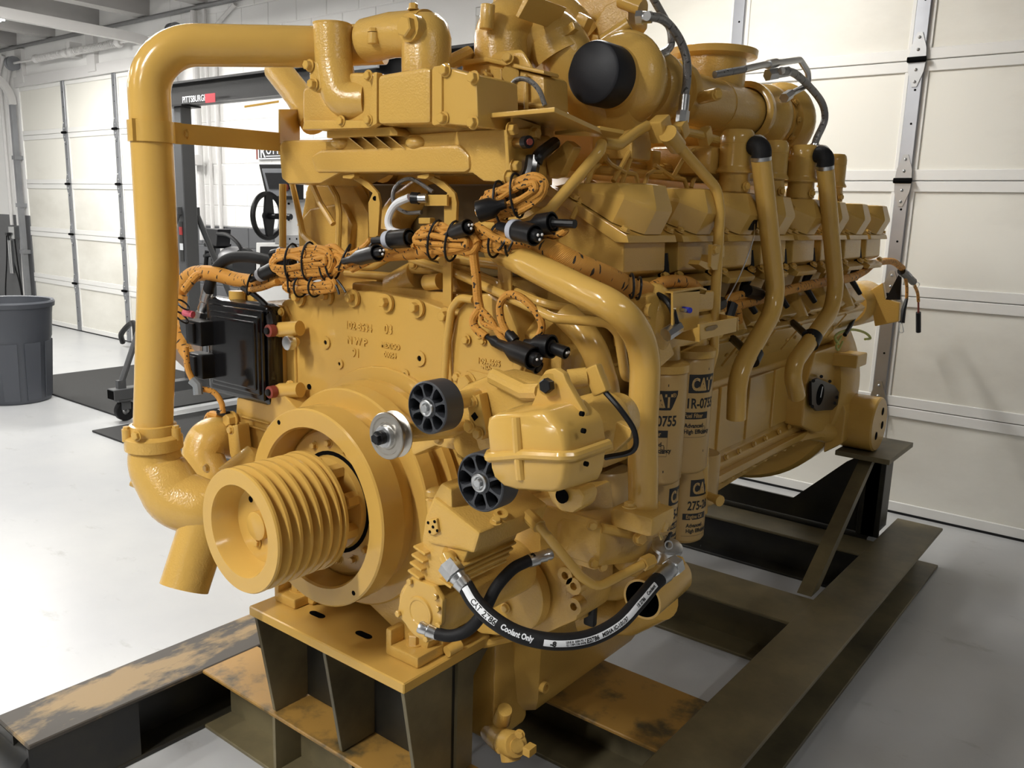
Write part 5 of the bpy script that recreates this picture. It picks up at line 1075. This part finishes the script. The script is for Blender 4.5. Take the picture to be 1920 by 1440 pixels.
# hanging branch and its loops
lm([aY(895, 430, HY), aY(888, 470, HY), aY(893, 520, HY), aY(896, 560, HY), aY(900, 580, HY)], .0105, 'branch'); lm([aY(900, 578, HY), aY(888, 598, HY), aY(892, 615, HY), aY(912, 632, HY)], .010, 'branch')
lm([aY(900, 578, HY), aY(920, 600, HY), aY(935, 625, HY), aY(950, 645, HY), aY(965, 660, HY)], .0075, 'branch'); lm([aY(902, 580, HY), aY(905, 605, HY), aY(935, 618, HY), aY(960, 625, HY)], .006, 'branch')
lm([aY(952, 628, HY), aY(940, 600, HY), aY(938, 570, HY), aY(955, 552, HY), aY(980, 560, HY), aY(1005, 585, HY), aY(1016, 612, HY), aY(1006, 642, HY)], .0085, 'branch')
lm([aY(895, 455, HY-.01), aY(885, 435, HY-.01), aY(895, 425, HY-.01), aY(940, 450, HY-.01), aY(985, 452, HY-.01)], .0085, 'branch')
lm([aY(930, 415, HY+.02), aY(985, 425, HY+.02), aY(1040, 440, HY+.02), aY(1060, 432, HY+.02), aY(1048, 440, HY+.03), aY(1020, 445, HY+.02)], .0075, 'branch')
PIN = mat('pin_white', (.8, .8, .8), .4, emit=None)
def conn(a, b, r, Y, tag_=False, pins=3, cone=.45, Yb=None, plug=1.0):
    """boot, shroud, inner plug with pale pins; a = cable end, b = open end"""
    A = aY(*a, Y); Bq = aY(*b, Yb if Yb else Y); d = Bq-A; L = d.length; dn = d.normalized()
    g = B().lathe(A, d, [(0, 0), (0, r*.45), (L*.25, r*.5), (L*.5, r), (L, r*1.05), (L, r*.9), (L*.7, r*.85), (L*.7, 0)], 20).o('connector', BLK, WH)
    B().lathe(A+dn*L*.5, d, [(0, 0), (0, r*.68), (L*.52*plug, r*.62), (L*.54*plug, r*.5), (L*.54*plug, 0)], 16).o('plug_core', BLK, g)
    u, w = frame(d); tip = A+dn*(L*.5+L*.545*plug)
    for k in range(pins):
        t = k*2*math.pi/3+.6; B().sph(tip+(u*math.cos(t)+w*math.sin(t))*r*.3, .0032, n=8).o('pin', PIN, g)
    if tag_: B().lathe(A+dn*L*.38, d, [(0, r*.93), (0, r*1.0), (L*.14, r*1.07), (L*.14, r*.9)], 20).o('tag', TAGM, g)
    return g
conn((948, 382), (897, 397), .022, HY-.02, pins=3, Yb=HY-.045); conn((700, 452), (768, 446), .021, HY-.01, True, pins=0)
conn((645, 490), (708, 474), .019, HY-.02, pins=3, Yb=HY-.04, plug=1.15); conn((832, 444), (878, 426), .017, HY-.01, pins=3, Yb=HY-.03, plug=1.1)
conn((935, 424), (1003, 441), .021, HY-.025, True, pins=3, Yb=HY-.045, plug=1.15); conn((470, 525), (516, 502), .018, HY, True, pins=0); conn((540, 470), (512, 478), .014, HY+.02, True, 0)
g = conn((985, 424), (1036, 418), .022, HY+.01, pins=0); B().tube([aY(1036, 418, HY+.01), aY(1078, 420, HY+.01)], .009, 10).o('plug_stem', BLK, g)
conn((935, 645), (1000, 672), .024, HY-.02, pins=2, Yb=HY-.035, plug=1.2); conn((985, 645), (1035, 650), .024, HY, pins=0); g = conn((1020, 645), (1062, 662), .013, HY, pins=2, plug=1.0)
conn((910, 630), (945, 648), .013, HY, pins=0); conn((955, 650), (1010, 690), .014, HY, pins=0); conn((945, 615), (965, 640), .012, HY, pins=0)
for pts in ([(625, 528), (632, 540), (636, 552)], [(632, 525), (642, 538), (648, 548)]): B().tube([aY(a, b, HY) for a, b in pts], .003, 6, spl=3).o('loose_wire', BLK, WH)
B().tube([aY(455, 540, 1.43), aY(480, 555, 1.43), aY(505, 580, 1.43), aY(512, 605, 1.42)], .008, 8, spl=6).o('black_lead', BLK, WH); B().tube([aY(508, 592, 1.42), aY(511, 612, 1.41)], .014, 8).o('black_plug', BLK, WH)
B().tube([aY(1000, 295, 1.50), aY(995, 325, 1.49), aY(982, 350, 1.48)], .017, 10, spl=5).o('black_sleeve', BLKG, WH)
lm([aY(1005, 305, 1.5), aY(1012, 290, 1.51), aX(1040, 268, -1.14)], .014, 'black_sleeve', m=BLK)
# right-hand run along the cam ledge to the rear plugs
RH = empty('rear_harness', aX(1500, 550, -.97), label='orange wiring harness running along the right bank to dangling rear plugs', cat='wiring harness')
X2 = -.975
lm([aX(1335, 590, X2), aX(1370, 575, X2), aX(1420, 562, X2), aX(1480, 543, X2), aX(1540, 530, X2), aX(1590, 522, X2), aX(1618, 510, X2-.03), aX(1640, 494, X2-.06), aX(1672, 490, X2-.08), aX(1692, 503, X2-.08)], .0155, 'trunk', RH)
lm([aX(1350, 585, X2), aX(1368, 560, X2), aX(1400, 552, X2), aX(1430, 552, X2)], .013, 'branch', RH); lm([aX(1376, 572, X2), aX(1384, 585, X2), aX(1386, 605, X2)], .011, 'branch', RH)
for a, b_ in (((1400, 545), (1424, 552)), ((1352, 568), (1330, 578)), ((1362, 600), (1372, 570))): B().tube([aX(*a, X2+.015), aX(*b_, X2+.015)], .018, 10).o('connector', BLK, RH)
RX = X2-.08
B().tube([aX(1690, 508, RX), aX(1712, 528, RX)], .019, 10).o('connector', BLK, RH); B().tube([aX(1696, 512, RX), aX(1703, 519, RX)], .0195, 10).o('tag', TAGM, RH)
lm([aX(1695, 510, RX), aX(1700, 535, RX), aX(1700, 560, RX)], .008, 'wire', RH); B().tube([aX(1700, 560, RX), aX(1694, 582, RX), aX(1690, 605, RX)], lambda t: .008+.008*t, 10).o('connector', BLK, RH)
lm([aX(1712, 530, RX), aX(1720, 548, RX), aX(1722, 565, RX)], .008, 'wire', RH); B().tube([aX(1722, 564, RX), aX(1722, 590, RX)], .005, 8).o('red_wire', REDR, RH); B().tube([aX(1722, 586, RX), aX(1722, 622, RX)], .013, 10).o('connector', BLK, RH)
B().tube([aX(1712, 526, RX), aX(1724, 532, RX), aX(1718, 540, RX), aX(1708, 530, RX)], .0025, 6, spl=4).o('pull_loop', ZINC, RH); B().tube([aX(1688, 605, RX), aX(1686, 622, RX), aX(1694, 622, RX), aX(1691, 606, RX)], .0025, 6, spl=4).o('pull_loop', ZINC, RH)
B().tube([aX(1415, 420, -.95), aX(1412, 450, -.93), aX(1390, 510, -.93), aX(1362, 565, -.95)], .0018, 6, spl=6).o('pull_wire', ZINC, RH); B().boxc(aX(1410, 420, -.96), (.02, .035, .035), .006).o('connector', BLK, RH)
sg = empty('lifting_strap', aX(1600, 632, -1.05), label='pale green cord loop hanging by the flywheel housing', cat='cord'); GRN = mat('pale_green_cord', (.42, .45, .12), .6)
B().tube([aX(a, b, -1.06) for a, b in ((1572, 645), (1566, 632), (1578, 622), (1600, 618), (1622, 624), (1632, 634), (1622, 636))], .0055, 8, spl=6).o('cord', GRN, sg); B().tube([aX(a, b, -1.06) for a, b in ((1578, 630), (1568, 648), (1572, 656), (1580, 640))], .0045, 8, spl=6).o('loop', GRN, sg)
B().tube([aX(1608, 580, -1.06), aX(1595, 610, -1.05), aX(1584, 628, -1.05)], .009, 8).o('black_strap', BLK, sg)
# hoses ------------------------------------------------------------
def hose(name, pts, r, lab, m=RUB, spl=10):
    h = empty(name, pts[len(pts)//2], label=lab, cat='hose'); B().tube(pts, r, 18, spl=spl).o('hose_body', m, h); return h
def fitting(h, a, b, r, nut=True, nl=.5):
    d = b-a; L = d.length; B().lathe(a, d, [(0, 0), (0, r*.9), (L*.12, r*1.05), (L*.4, r*.9), (L*.45, r*1.08), (L*.8, r*1.0), (L, r*.95), (L, 0)], 18).o('ferrule', ZINC, h)
    if nut: B().cyl(a, a-d.normalized()*L*nl, r*1.25, n=6, ph=.3).o('hex_nut', ZINC, h)
ch_pts = [aD(872, 1098, 1.56), aD(892, 1130, 1.54), aD(925, 1162, 1.52), aD(975, 1190, 1.51), aD(1040, 1203, 1.51), aD(1105, 1196, 1.54), aD(1160, 1168, 1.58), aD(1198, 1128, 1.63), aD(1225, 1096, 1.67), aD(1238, 1084, 1.69)]
CH = hose('coolant_hose', ch_pts, .0155, 'black coolant hose with white printed bands sagging below the compressor')
fitting(CH, aD(855, 1078, 1.57), aD(874, 1102, 1.558), .0165, True, .9); fitting(CH, aD(1258, 1066, 1.72), aD(1234, 1087, 1.685), .0165, True, .45)
part(B().tube([aY(850, 1042, 1.14), aY(838, 1048, 1.10), aD(848, 1066, 1.575)], .0145, 12), 'hose_elbow', YEL); part(B().ring(aY(852, 1040, 1.13), aY(852, 1040, 1.145), .024, .012, 20), 'port_boss', YEL)
part(B().cyl(aD(1262, 1062, 1.73), aD(1275, 1052, 1.75), .013, n=6), 'hose_adapter', YEL)
SP = catmull(ch_pts, 10); SL = [0]
for i in range(1, len(SP)): SL.append(SL[-1]+(SP[i]-SP[i-1]).length)
def along(s):
    s = max(0, min(SL[-1]-1e-5, s)); i = max(j for j in range(len(SL)-1) if SL[j] <= s); t = (s-SL[i])/(SL[i+1]-SL[i]); p = SP[i].lerp(SP[i+1], t)
    tg = (SP[min(i+2, len(SP)-1)]-SP[max(i-1, 0)]).normalized(); n = CAMP-p; n -= tg*n.dot(tg); n.normalize(); return p, tg, n, n.cross(tg)
def hpt(s, a, r): p, tg, n, up = along(s); return p+(n*math.cos(a)+up*math.sin(a))*r
HR = .0155
def band(s0, s1, a0, a1):
    b = B(); N = 40; b.loft([[hpt(s0+(s1-s0)*i/N, a0+(a1-a0)*k/6, HR+.0004) for k in range(7)] for i in range(N+1)], cap=False, closed=False); b.o('printed_band', WHT, CH)
def htext(s, s0, size, a0, m, bold=.0003, sx=1):
    me = textmesh(s, size, .0002, bold, 'LEFT', sx); c = WL[CH]; me = remap(me, lambda q: hpt(s0+q.x, a0+q.y/HR, HR+.0007+q.z)-c); put('hose_lettering', me, m, CH, c)
TL = SL[-1]
band(.008, .30*TL*.62, -.55, .25); band(.36*TL, .93*TL, -.62, .12)
htext('CAT', .035, .013, -.42, INK); htext('2786', .066, .014, -.45, INK); htext('Coolant Only', .104, .0135, -.36, WHT, .0005, .80)
htext('-8', .38*TL, .012, -.55, INK, .0006); htext('LINE 8  2000 PSI', .43*TL, .005, -.2, INK, 0); htext('12.7 MM 138 BAR', .43*TL, .005, -.5, INK, 0); htext('1E2786', .50*TL, .011, -.5, INK); htext('MSHA IC-101/37', .58*TL, .0095, -.45, INK); htext('1E 2786', .78*TL, .009, -.45, INK); htext('Coolant', .86*TL, .009, -.4, INK)
oh_pts = [aD(818, 1188, 1.63), aD(845, 1192, 1.62), aD(876, 1182, 1.61), aD(905, 1150, 1.60), aD(930, 1102, 1.62), aD(960, 1068, 1.65), aD(985, 1054, 1.67), aD(1002, 1047, 1.68)]
OH = hose('compressor_hose', oh_pts, .0118, 'short black rubber hose rising from the compressor cover'); fitting(OH, aD(785, 1174, 1.635), aD(822, 1190, 1.63), .012, False); fitting(OH, aD(1034, 1038, 1.70), aD(1008, 1046, 1.685), .0115, False)
B().cyl(aD(1008, 1047, 1.684), aD(992, 1052, 1.675), .0135, n=16).o('ferrule', ZINC, OH)
fh_pts = [aY(548, 492, 1.46), aY(520, 492, 1.46), aY(470, 482, 1.46), aY(430, 485, 1.45), aY(405, 505, 1.44), aY(393, 535, 1.43), aY(391, 548, 1.43)]
FH = hose('fuel_hose', fh_pts, .0165, 'thick black rubber hose arching over the control module'); fitting(FH, aY(380, 585, 1.42), aY(391, 540, 1.43), .0165, True, .45); B().boxc(aY(376, 602, 1.42), (.03, .03, .035), .004).o('fitting_block', ZINC, FH)
# ================================================================== background
# grey waste bin
BIN = mat('bin_grey', (.075, .082, .098), .45, bump=.2, bscale=60)
bn = empty('trash_can', (-7.33, 2.83, 0), label='round grey plastic trash can standing left of the rubber mat', cat='trash can')
bx, by = -7.33, 2.83
B().lathe((bx, by, 0), (0, 0, 1), [(0, 0), (0, .245), (.02, .255), (.50, .282), (.52, .29), (.70, .302), (.76, .31), (.765, .325), (.80, .33), (.815, .322), (.81, .30), (.74, .295), (.04, .24), (.04, 0)], 48).o('body', BIN, bn)
for k in range(10):
    t = k*math.pi/5+.15; u = V((math.cos(t), math.sin(t), 0)); w = V((-u.y, u.x, 0)); c = V((bx, by, 0))
    B().prism([c+u*.25+w*.055+V((0, 0, .03)), c+u*.25-w*.055+V((0, 0, .03)), c+u*.277-w*.065+V((0, 0, .49)), c+u*.277+w*.065+V((0, 0, .49))], u*.008, .003).o('side_panel', BIN, bn)
for t in (-.95, 2.2):
    u = V((math.cos(t), math.sin(t), 0)); w = V((-u.y, u.x, 0)); c = V((bx, by, 0))
    B().prism([c+u*.30+w*.09+V((0, 0, .76)), c+u*.30-w*.09+V((0, 0, .76)), c+u*.29-w*.05+V((0, 0, .60)), c+u*.29+w*.05+V((0, 0, .60))], u*.05, .008).o('handle', BIN, bn)
# rubber mats
MATM = mat('mat_rubber', (.020, .020, .020), .75, bump=.5, bscale=140)
B().box((-8.10, 3.09, 0), (-6.17, 4.40, .014), .003, seg=1).o('rubber_mat', MATM, None, 'black rubber floor mat under the gantry crane caster beside the bin', cat='floor mat', group='floor mats')
B().box((-5.90, 2.75, 0), (-3.6, 3.95, .014), .003, seg=1).o('rubber_mat', MATM, None, 'black rubber floor mat nearer the engine behind the coolant pipe', cat='floor mat', group='floor mats')
# gantry crane
GRY = mat('crane_grey', (.085, .088, .092), .42, bump=.1, bscale=80)
GX, GYc = -6.06, 3.66
gc_ = empty('gantry_crane', (GX, GYc, 0), label='dark grey steel gantry crane with a black beam and casters', cat='crane')
GZ = 2.32
B().box((GX-.35, GYc-.06, GZ), (-2.6, GYc+.06, GZ+.012)).box((GX-.35, GYc-.06, GZ+.15), (-2.6, GYc+.06, GZ+.165)).box((GX-.35, GYc-.006, GZ), (-2.6, GYc+.006, GZ+.16)).o('beam', mat('beam_black', (.014, .014, .015), .35, bump=.15, bscale=40), gc_)
def leg(gx):
    B().box((gx-.055, GYc-.055, .22), (gx+.055, GYc+.055, 2.12), .006, seg=1).o('post', GRY, gc_); B().box((gx-.045, GYc-.045, 2.1), (gx+.045, GYc+.045, GZ-.01), .004, seg=1).o('inner_post', GRY, gc_)
    B().box((gx-.12, GYc-.08, GZ-.012), (gx+.12, GYc+.08, GZ)).o('head_plate', BLK, gc_)
    B().box((gx-.05, 2.98, .17), (gx+.05, 4.34, .25), .004, seg=1).o('base_tube', GRY, gc_)
    B().box((gx-.042, 2.976, .178), (gx+.042, 2.982, .242)).o('tube_mouth', HOLE, gc_)
    for s, ye in ((-1, 3.06), (1, 4.26)):
        B().tube([(gx+.0, GYc+s*.07, 1.55), (gx+.0, ye, .28)], .022, 10).o('brace', GRY, gc_); B().box((gx-.02, ye-.03, .25), (gx+.02, ye+.03, .31)).o('brace_foot', GRY, gc_)
        B().boxc((gx, GYc+s*.075, 1.55), (.05, .04, .06), .004).o('brace_lug', GRY, gc_)
        cs = B().box((gx-.035, ye-.02, .09), (gx-.028, ye+.05, .17)).box((gx+.028, ye-.02, .09), (gx+.035, ye+.05, .17)).box((gx-.05, ye-.05, .155), (gx+.05, ye+.06, .17)).o('caster_fork', GRY, gc_)
        B().lathe((gx-.022, ye+.02, .078), (1, 0, 0), [(0, .03), (0, .070), (.005, .077), (.039, .077), (.044, .070), (.044, .03), (0, .03)], 28).o('caster_wheel', RUB, cs)
        B().cyl((gx-.04, ye+.02, .078), (gx+.04, ye+.02, .078), .012, n=10).o('axle', ZINC, cs)
leg(GX); leg(-3.0)
B().boxc((GX+.0, GYc-.058, 1.32), (.045, .003, .30), 0).o('warning_label', mat('label_dark', (.03, .03, .03), .4), gc_)
B().boxc((GX, GYc-.060, 1.40), (.045, .003, .06), 0).o('red_label', mat('label_red', (.45, .03, .03), .4), gc_); B().boxc((GX, GYc-.060, 1.28), (.045, .003, .05), 0).o('white_label', WHT, gc_)
text(gc_, 'beam_lettering', 'PITTSBURGH', .062, WHT, aY(342, 193, GYc-.062), (1, 0, 0), (0, 0, 1), .0005, .001, sx=.9)
p = aY(385, 190, GYc-.062); B().box((p.x, GYc-.063, p.z-.012), (p.x+.125, GYc-.061, p.z+.05)).o('red_badge', mat('badge_red', (.55, .04, .06), .4), gc_)
tro = empty('beam_trolley', (-4.3, GYc, GZ), label='grey beam trolley with two wheels on the crane beam', cat='trolley')
ta = aY(700, 122, GYc); B().boxc((ta.x, GYc-.09, ta.z), (.28, .02, .08), .004).o('side_plate', mat('trolley_grey', (.35, .37, .40), .4, .3), tro)
for s in (-.07, .07): B().cyl((ta.x+s, GYc-.115, ta.z+.02), (ta.x+s, GYc-.06, ta.z+.02), .035, n=20).o('trolley_wheel', ZINC, tro)
# white boring machine with sign, screen and hand wheel
MW = mat('machine_white', (.66, .66, .65), .4)
MY = 4.30
bm_ = empty('boring_machine', (-5.9, MY, 0), label='white boring machine with a tilted control screen behind the engine', cat='machine')
def mq(pts, th, nm, m, Y=MY, par=None): return B().prism(mY(Y, pts), (0, th, 0), .004, 1).o(nm, m, par or bm_)
mq([(520, 372), (640, 372), (640, 455), (520, 455)], .2, 'head_panel', MW); mq([(515, 440), (640, 440), (640, 458), (515, 458)], .22, 'lower_panel', mat('machine_grey', (.35, .35, .35), .4), MY-.01)
mq([(480, 455), (640, 455), (640, 575), (480, 575)], .3, 'base', MW, MY+.1); mq([(487, 462), (522, 462), (522, 520), (487, 520)], .02, 'base_opening', BLK, MY+.085)
mq([(485, 308), (560, 308), (560, 374), (500, 374)], .05, 'screen_housing', BLK, MY-.08); mq([(490, 316), (552, 316), (552, 368), (503, 368)], .01, 'bezel', mat('bezel_grey', (.22, .23, .25), .4), MY-.09)
mq([(496, 324), (548, 324), (548, 355), (504, 355)], .006, 'screen', mat('dark_screen', (.012, .013, .016), .2), MY-.097)
p = aY(537, 352, MY-.1); B().cyl(p, p+V((0, -.03, 0)), .028, n=16).o('stop_button', REDR, bm_)
for q in ((540, 382), (553, 385), (540, 412), (543, 448), (556, 448)): p = aY(*q, MY-.012); B().cyl(p, p+V((0, .02, 0)), .008, n=8).o('screw', HOLE, bm_)
for q in (530, 545, 560): B().cyl(aY(q, 458, MY+.02), aY(q, 480, MY+.02), .03, n=12).o('guide_rod', ZINC, bm_)
w0 = aY(502, 405, MY-.3); hw = empty('hand_wheel', w0, label='black hand wheel with a wide spoke on the boring machine', cat='hand wheel')
wd = V((.97, .24, .0)).normalized(); u, w = frame(wd)
B().tube([w0+(u*math.cos(t)+w*math.sin(t))*.165 for t in [i*math.pi/18 for i in range(37)]], .020, 10, cap=False).o('rim', BLK, hw)
B().prism([w0+w*.155+u*.035, w0+w*.155-u*.035, w0-w*.02-u*.06, w0-w*.155-u*.03, w0-w*.155+u*.03, w0-w*.02+u*.06], wd*.02, .004).o('spoke', BLK, hw); B().cyl(w0, w0+wd*.22, .022, n=14).o('shaft', BLK, hw); B().cyl(w0+wd*.02, w0-wd*.03, .03, n=16).o('hub', BLK, hw)
sgn = empty('wall_sign', aY(520, 286, 4.93), label='black and white sign reading ROTTLER on the block wall', cat='sign')
p0, p1 = aY(482, 299, 4.93), aY(484, 277, 4.93); SGW = 1.05
B().box((p0.x, 4.925, p0.z), (p0.x+SGW, 4.95, p1.z)).o('board', WHT, sgn); B().box((p0.x+.045, 4.922, p0.z+.012), (p0.x+SGW-.02, 4.926, p1.z-.012)).o('field', INK, sgn); B().box((p0.x, 4.9215, p0.z), (p0.x+.02, 4.926, p1.z)).o('red_edge', REDR, sgn)
text(sgn, 'lettering', 'R', .155, WHT, (p0.x+.06, 4.921, p0.z+.018), (1, 0, 0), (0, 0, 1), .0006, .003, sx=.85); text(sgn, 'lettering', 'OTTLER', .105, WHT, (p0.x+.15, 4.921, p0.z+.045), (1, 0, 0), (0, 0, 1), .0006, .002, sx=.95); B().box((p0.x+.15, 4.9212, p0.z+.022), (p0.x+.75, 4.922, p0.z+.030)).o('underline', WHT, sgn)
# drilling machine and tanks against the grey wall band
dp = empty('drill_press', aZ(405, 640, 0), label='black bench drill between the crane post and its brace', cat='drill'); DY = 4.45
def dq(pts, th, nm, m=BLK, Y=DY): return B().prism(mY(Y, pts), (0, th, 0), .004, 1).o(nm, m, dp)
dq([(385, 428), (408, 430), (406, 462), (385, 458)], .14, 'motor_head', mat('drill_black', (.02, .02, .022), .3)); dq([(382, 455), (402, 458), (400, 466), (382, 462)], .18, 'collar'); dq([(390, 466), (396, 466), (398, 560), (390, 560)], .05, 'column', GRY); dq([(382, 500), (414, 503), (414, 518), (382, 516)], .3, 'table', BLK); _c = aY(382, 560, DY); B().box((_c.x, DY, 0), (_c.x+.36, DY+.3, _c.z), .006).o('cabinet', mat('cabinet_dark', (.03, .032, .034), .5), dp)
B().tube([aY(408, 438, DY), aY(430, 442, DY), aY(450, 462, DY), aY(455, 490, DY)], .018, 8, spl=6).o('air_hose', BLK, dp)
for a, b_ in (((384, 480), (400, 476)), ((388, 470), (384, 520)), ((400, 490), (415, 500))): B().cyl(aY(*a, DY-.05), aY(*b_, DY-.05), .02, n=10).o('feed_handle', BLK, dp)
tk = empty('air_compressor', aY(440, 560, 4.2), label='dark green compressor tank with grey pump behind the harness', cat='compressor')
t0 = aY(420, 560, 4.58)+V((.45, 0, 0)); B().lathe(t0+V((-.25, 0, -.1)), (1, 0, 0), [(0, 0), (.02, .12), (.08, .19), (.40, .19), (.46, .12), (.48, 0)], 28).o('tank', mat('tank_green', (.012, .045, .035), .35), tk)
t1_ = aY(440, 485, 4.6); B().sph(t1_, .14, (1.2, 1, .8)).o('pump', mat('pump_grey', (.30, .30, .31), .5, .4, bump=.4, bscale=60), tk); B().lathe(aY(468, 502, 4.5), FR, [(0, 0), (0, .17), (.03, .18), (.06, .17), (.06, 0)], 24).o('belt_guard', BLK, tk)
for dx in (-.18, .12): B().box((t0.x+dx, 4.48, 0), (t0.x+dx+.06, 4.68, t0.z-.2)).o('tank_leg', BLK, tk)
rb = empty('hanging_tools', (-7.98, 4.6, 1.2), label='black hose and handles hanging beside the crane post at the wall', cat='tools')
for pts in ([(336, 470), (330, 490), (338, 515)], [(332, 462), (345, 452), (350, 470)]): B().tube([aY(a, b, 4.93) for a, b in pts], .018, 8, spl=5).o('hose_loop', BLK, rb)
B().boxc(aY(342, 515, 4.92), (.10, .06, .35), .01).o('tool_body', BLK, rb)
dol = empty('tow_loop', aZ(238, 645, .0), label='black folded trolley strap lying on the floor by the garage door', cat='strap')
B().tube([aY(230, 642, 4.75), aY(228, 625, 4.7), aY(250, 605, 4.7), aY(255, 640, 4.6), aY(262, 648, 4.6)], .03, 8, spl=5).o('strap', BLK, dol)
ply = B().prism(mY(3.55, [(318, 640), (375, 610), (375, 690), (345, 690), (318, 665)]), (0, .02, 0), .003, 1).o('leaning_board', mat('brown_board', (.30, .22, .17), .5), None, 'brown painted board leaning on the crane base behind the coolant pipe', cat='board')
# oil stain patch on the floor in front of the skid rail
st_ = aZ(1168, 1415, .001); b = B(); b.prism([(st_.x+.075*math.cos(t)*(1+.18*math.sin(3*t)), st_.y+.045*math.sin(t)*(1+.15*math.cos(2*t)), .0006) for t in [i*math.pi/12 for i in range(24)]], (0, 0, .0012)); b.o('oil_puddle', mat('oil_dark', (.012, .012, .013), .12), None, 'dark oil puddle on the concrete beside the right skid rail', cat='puddle')
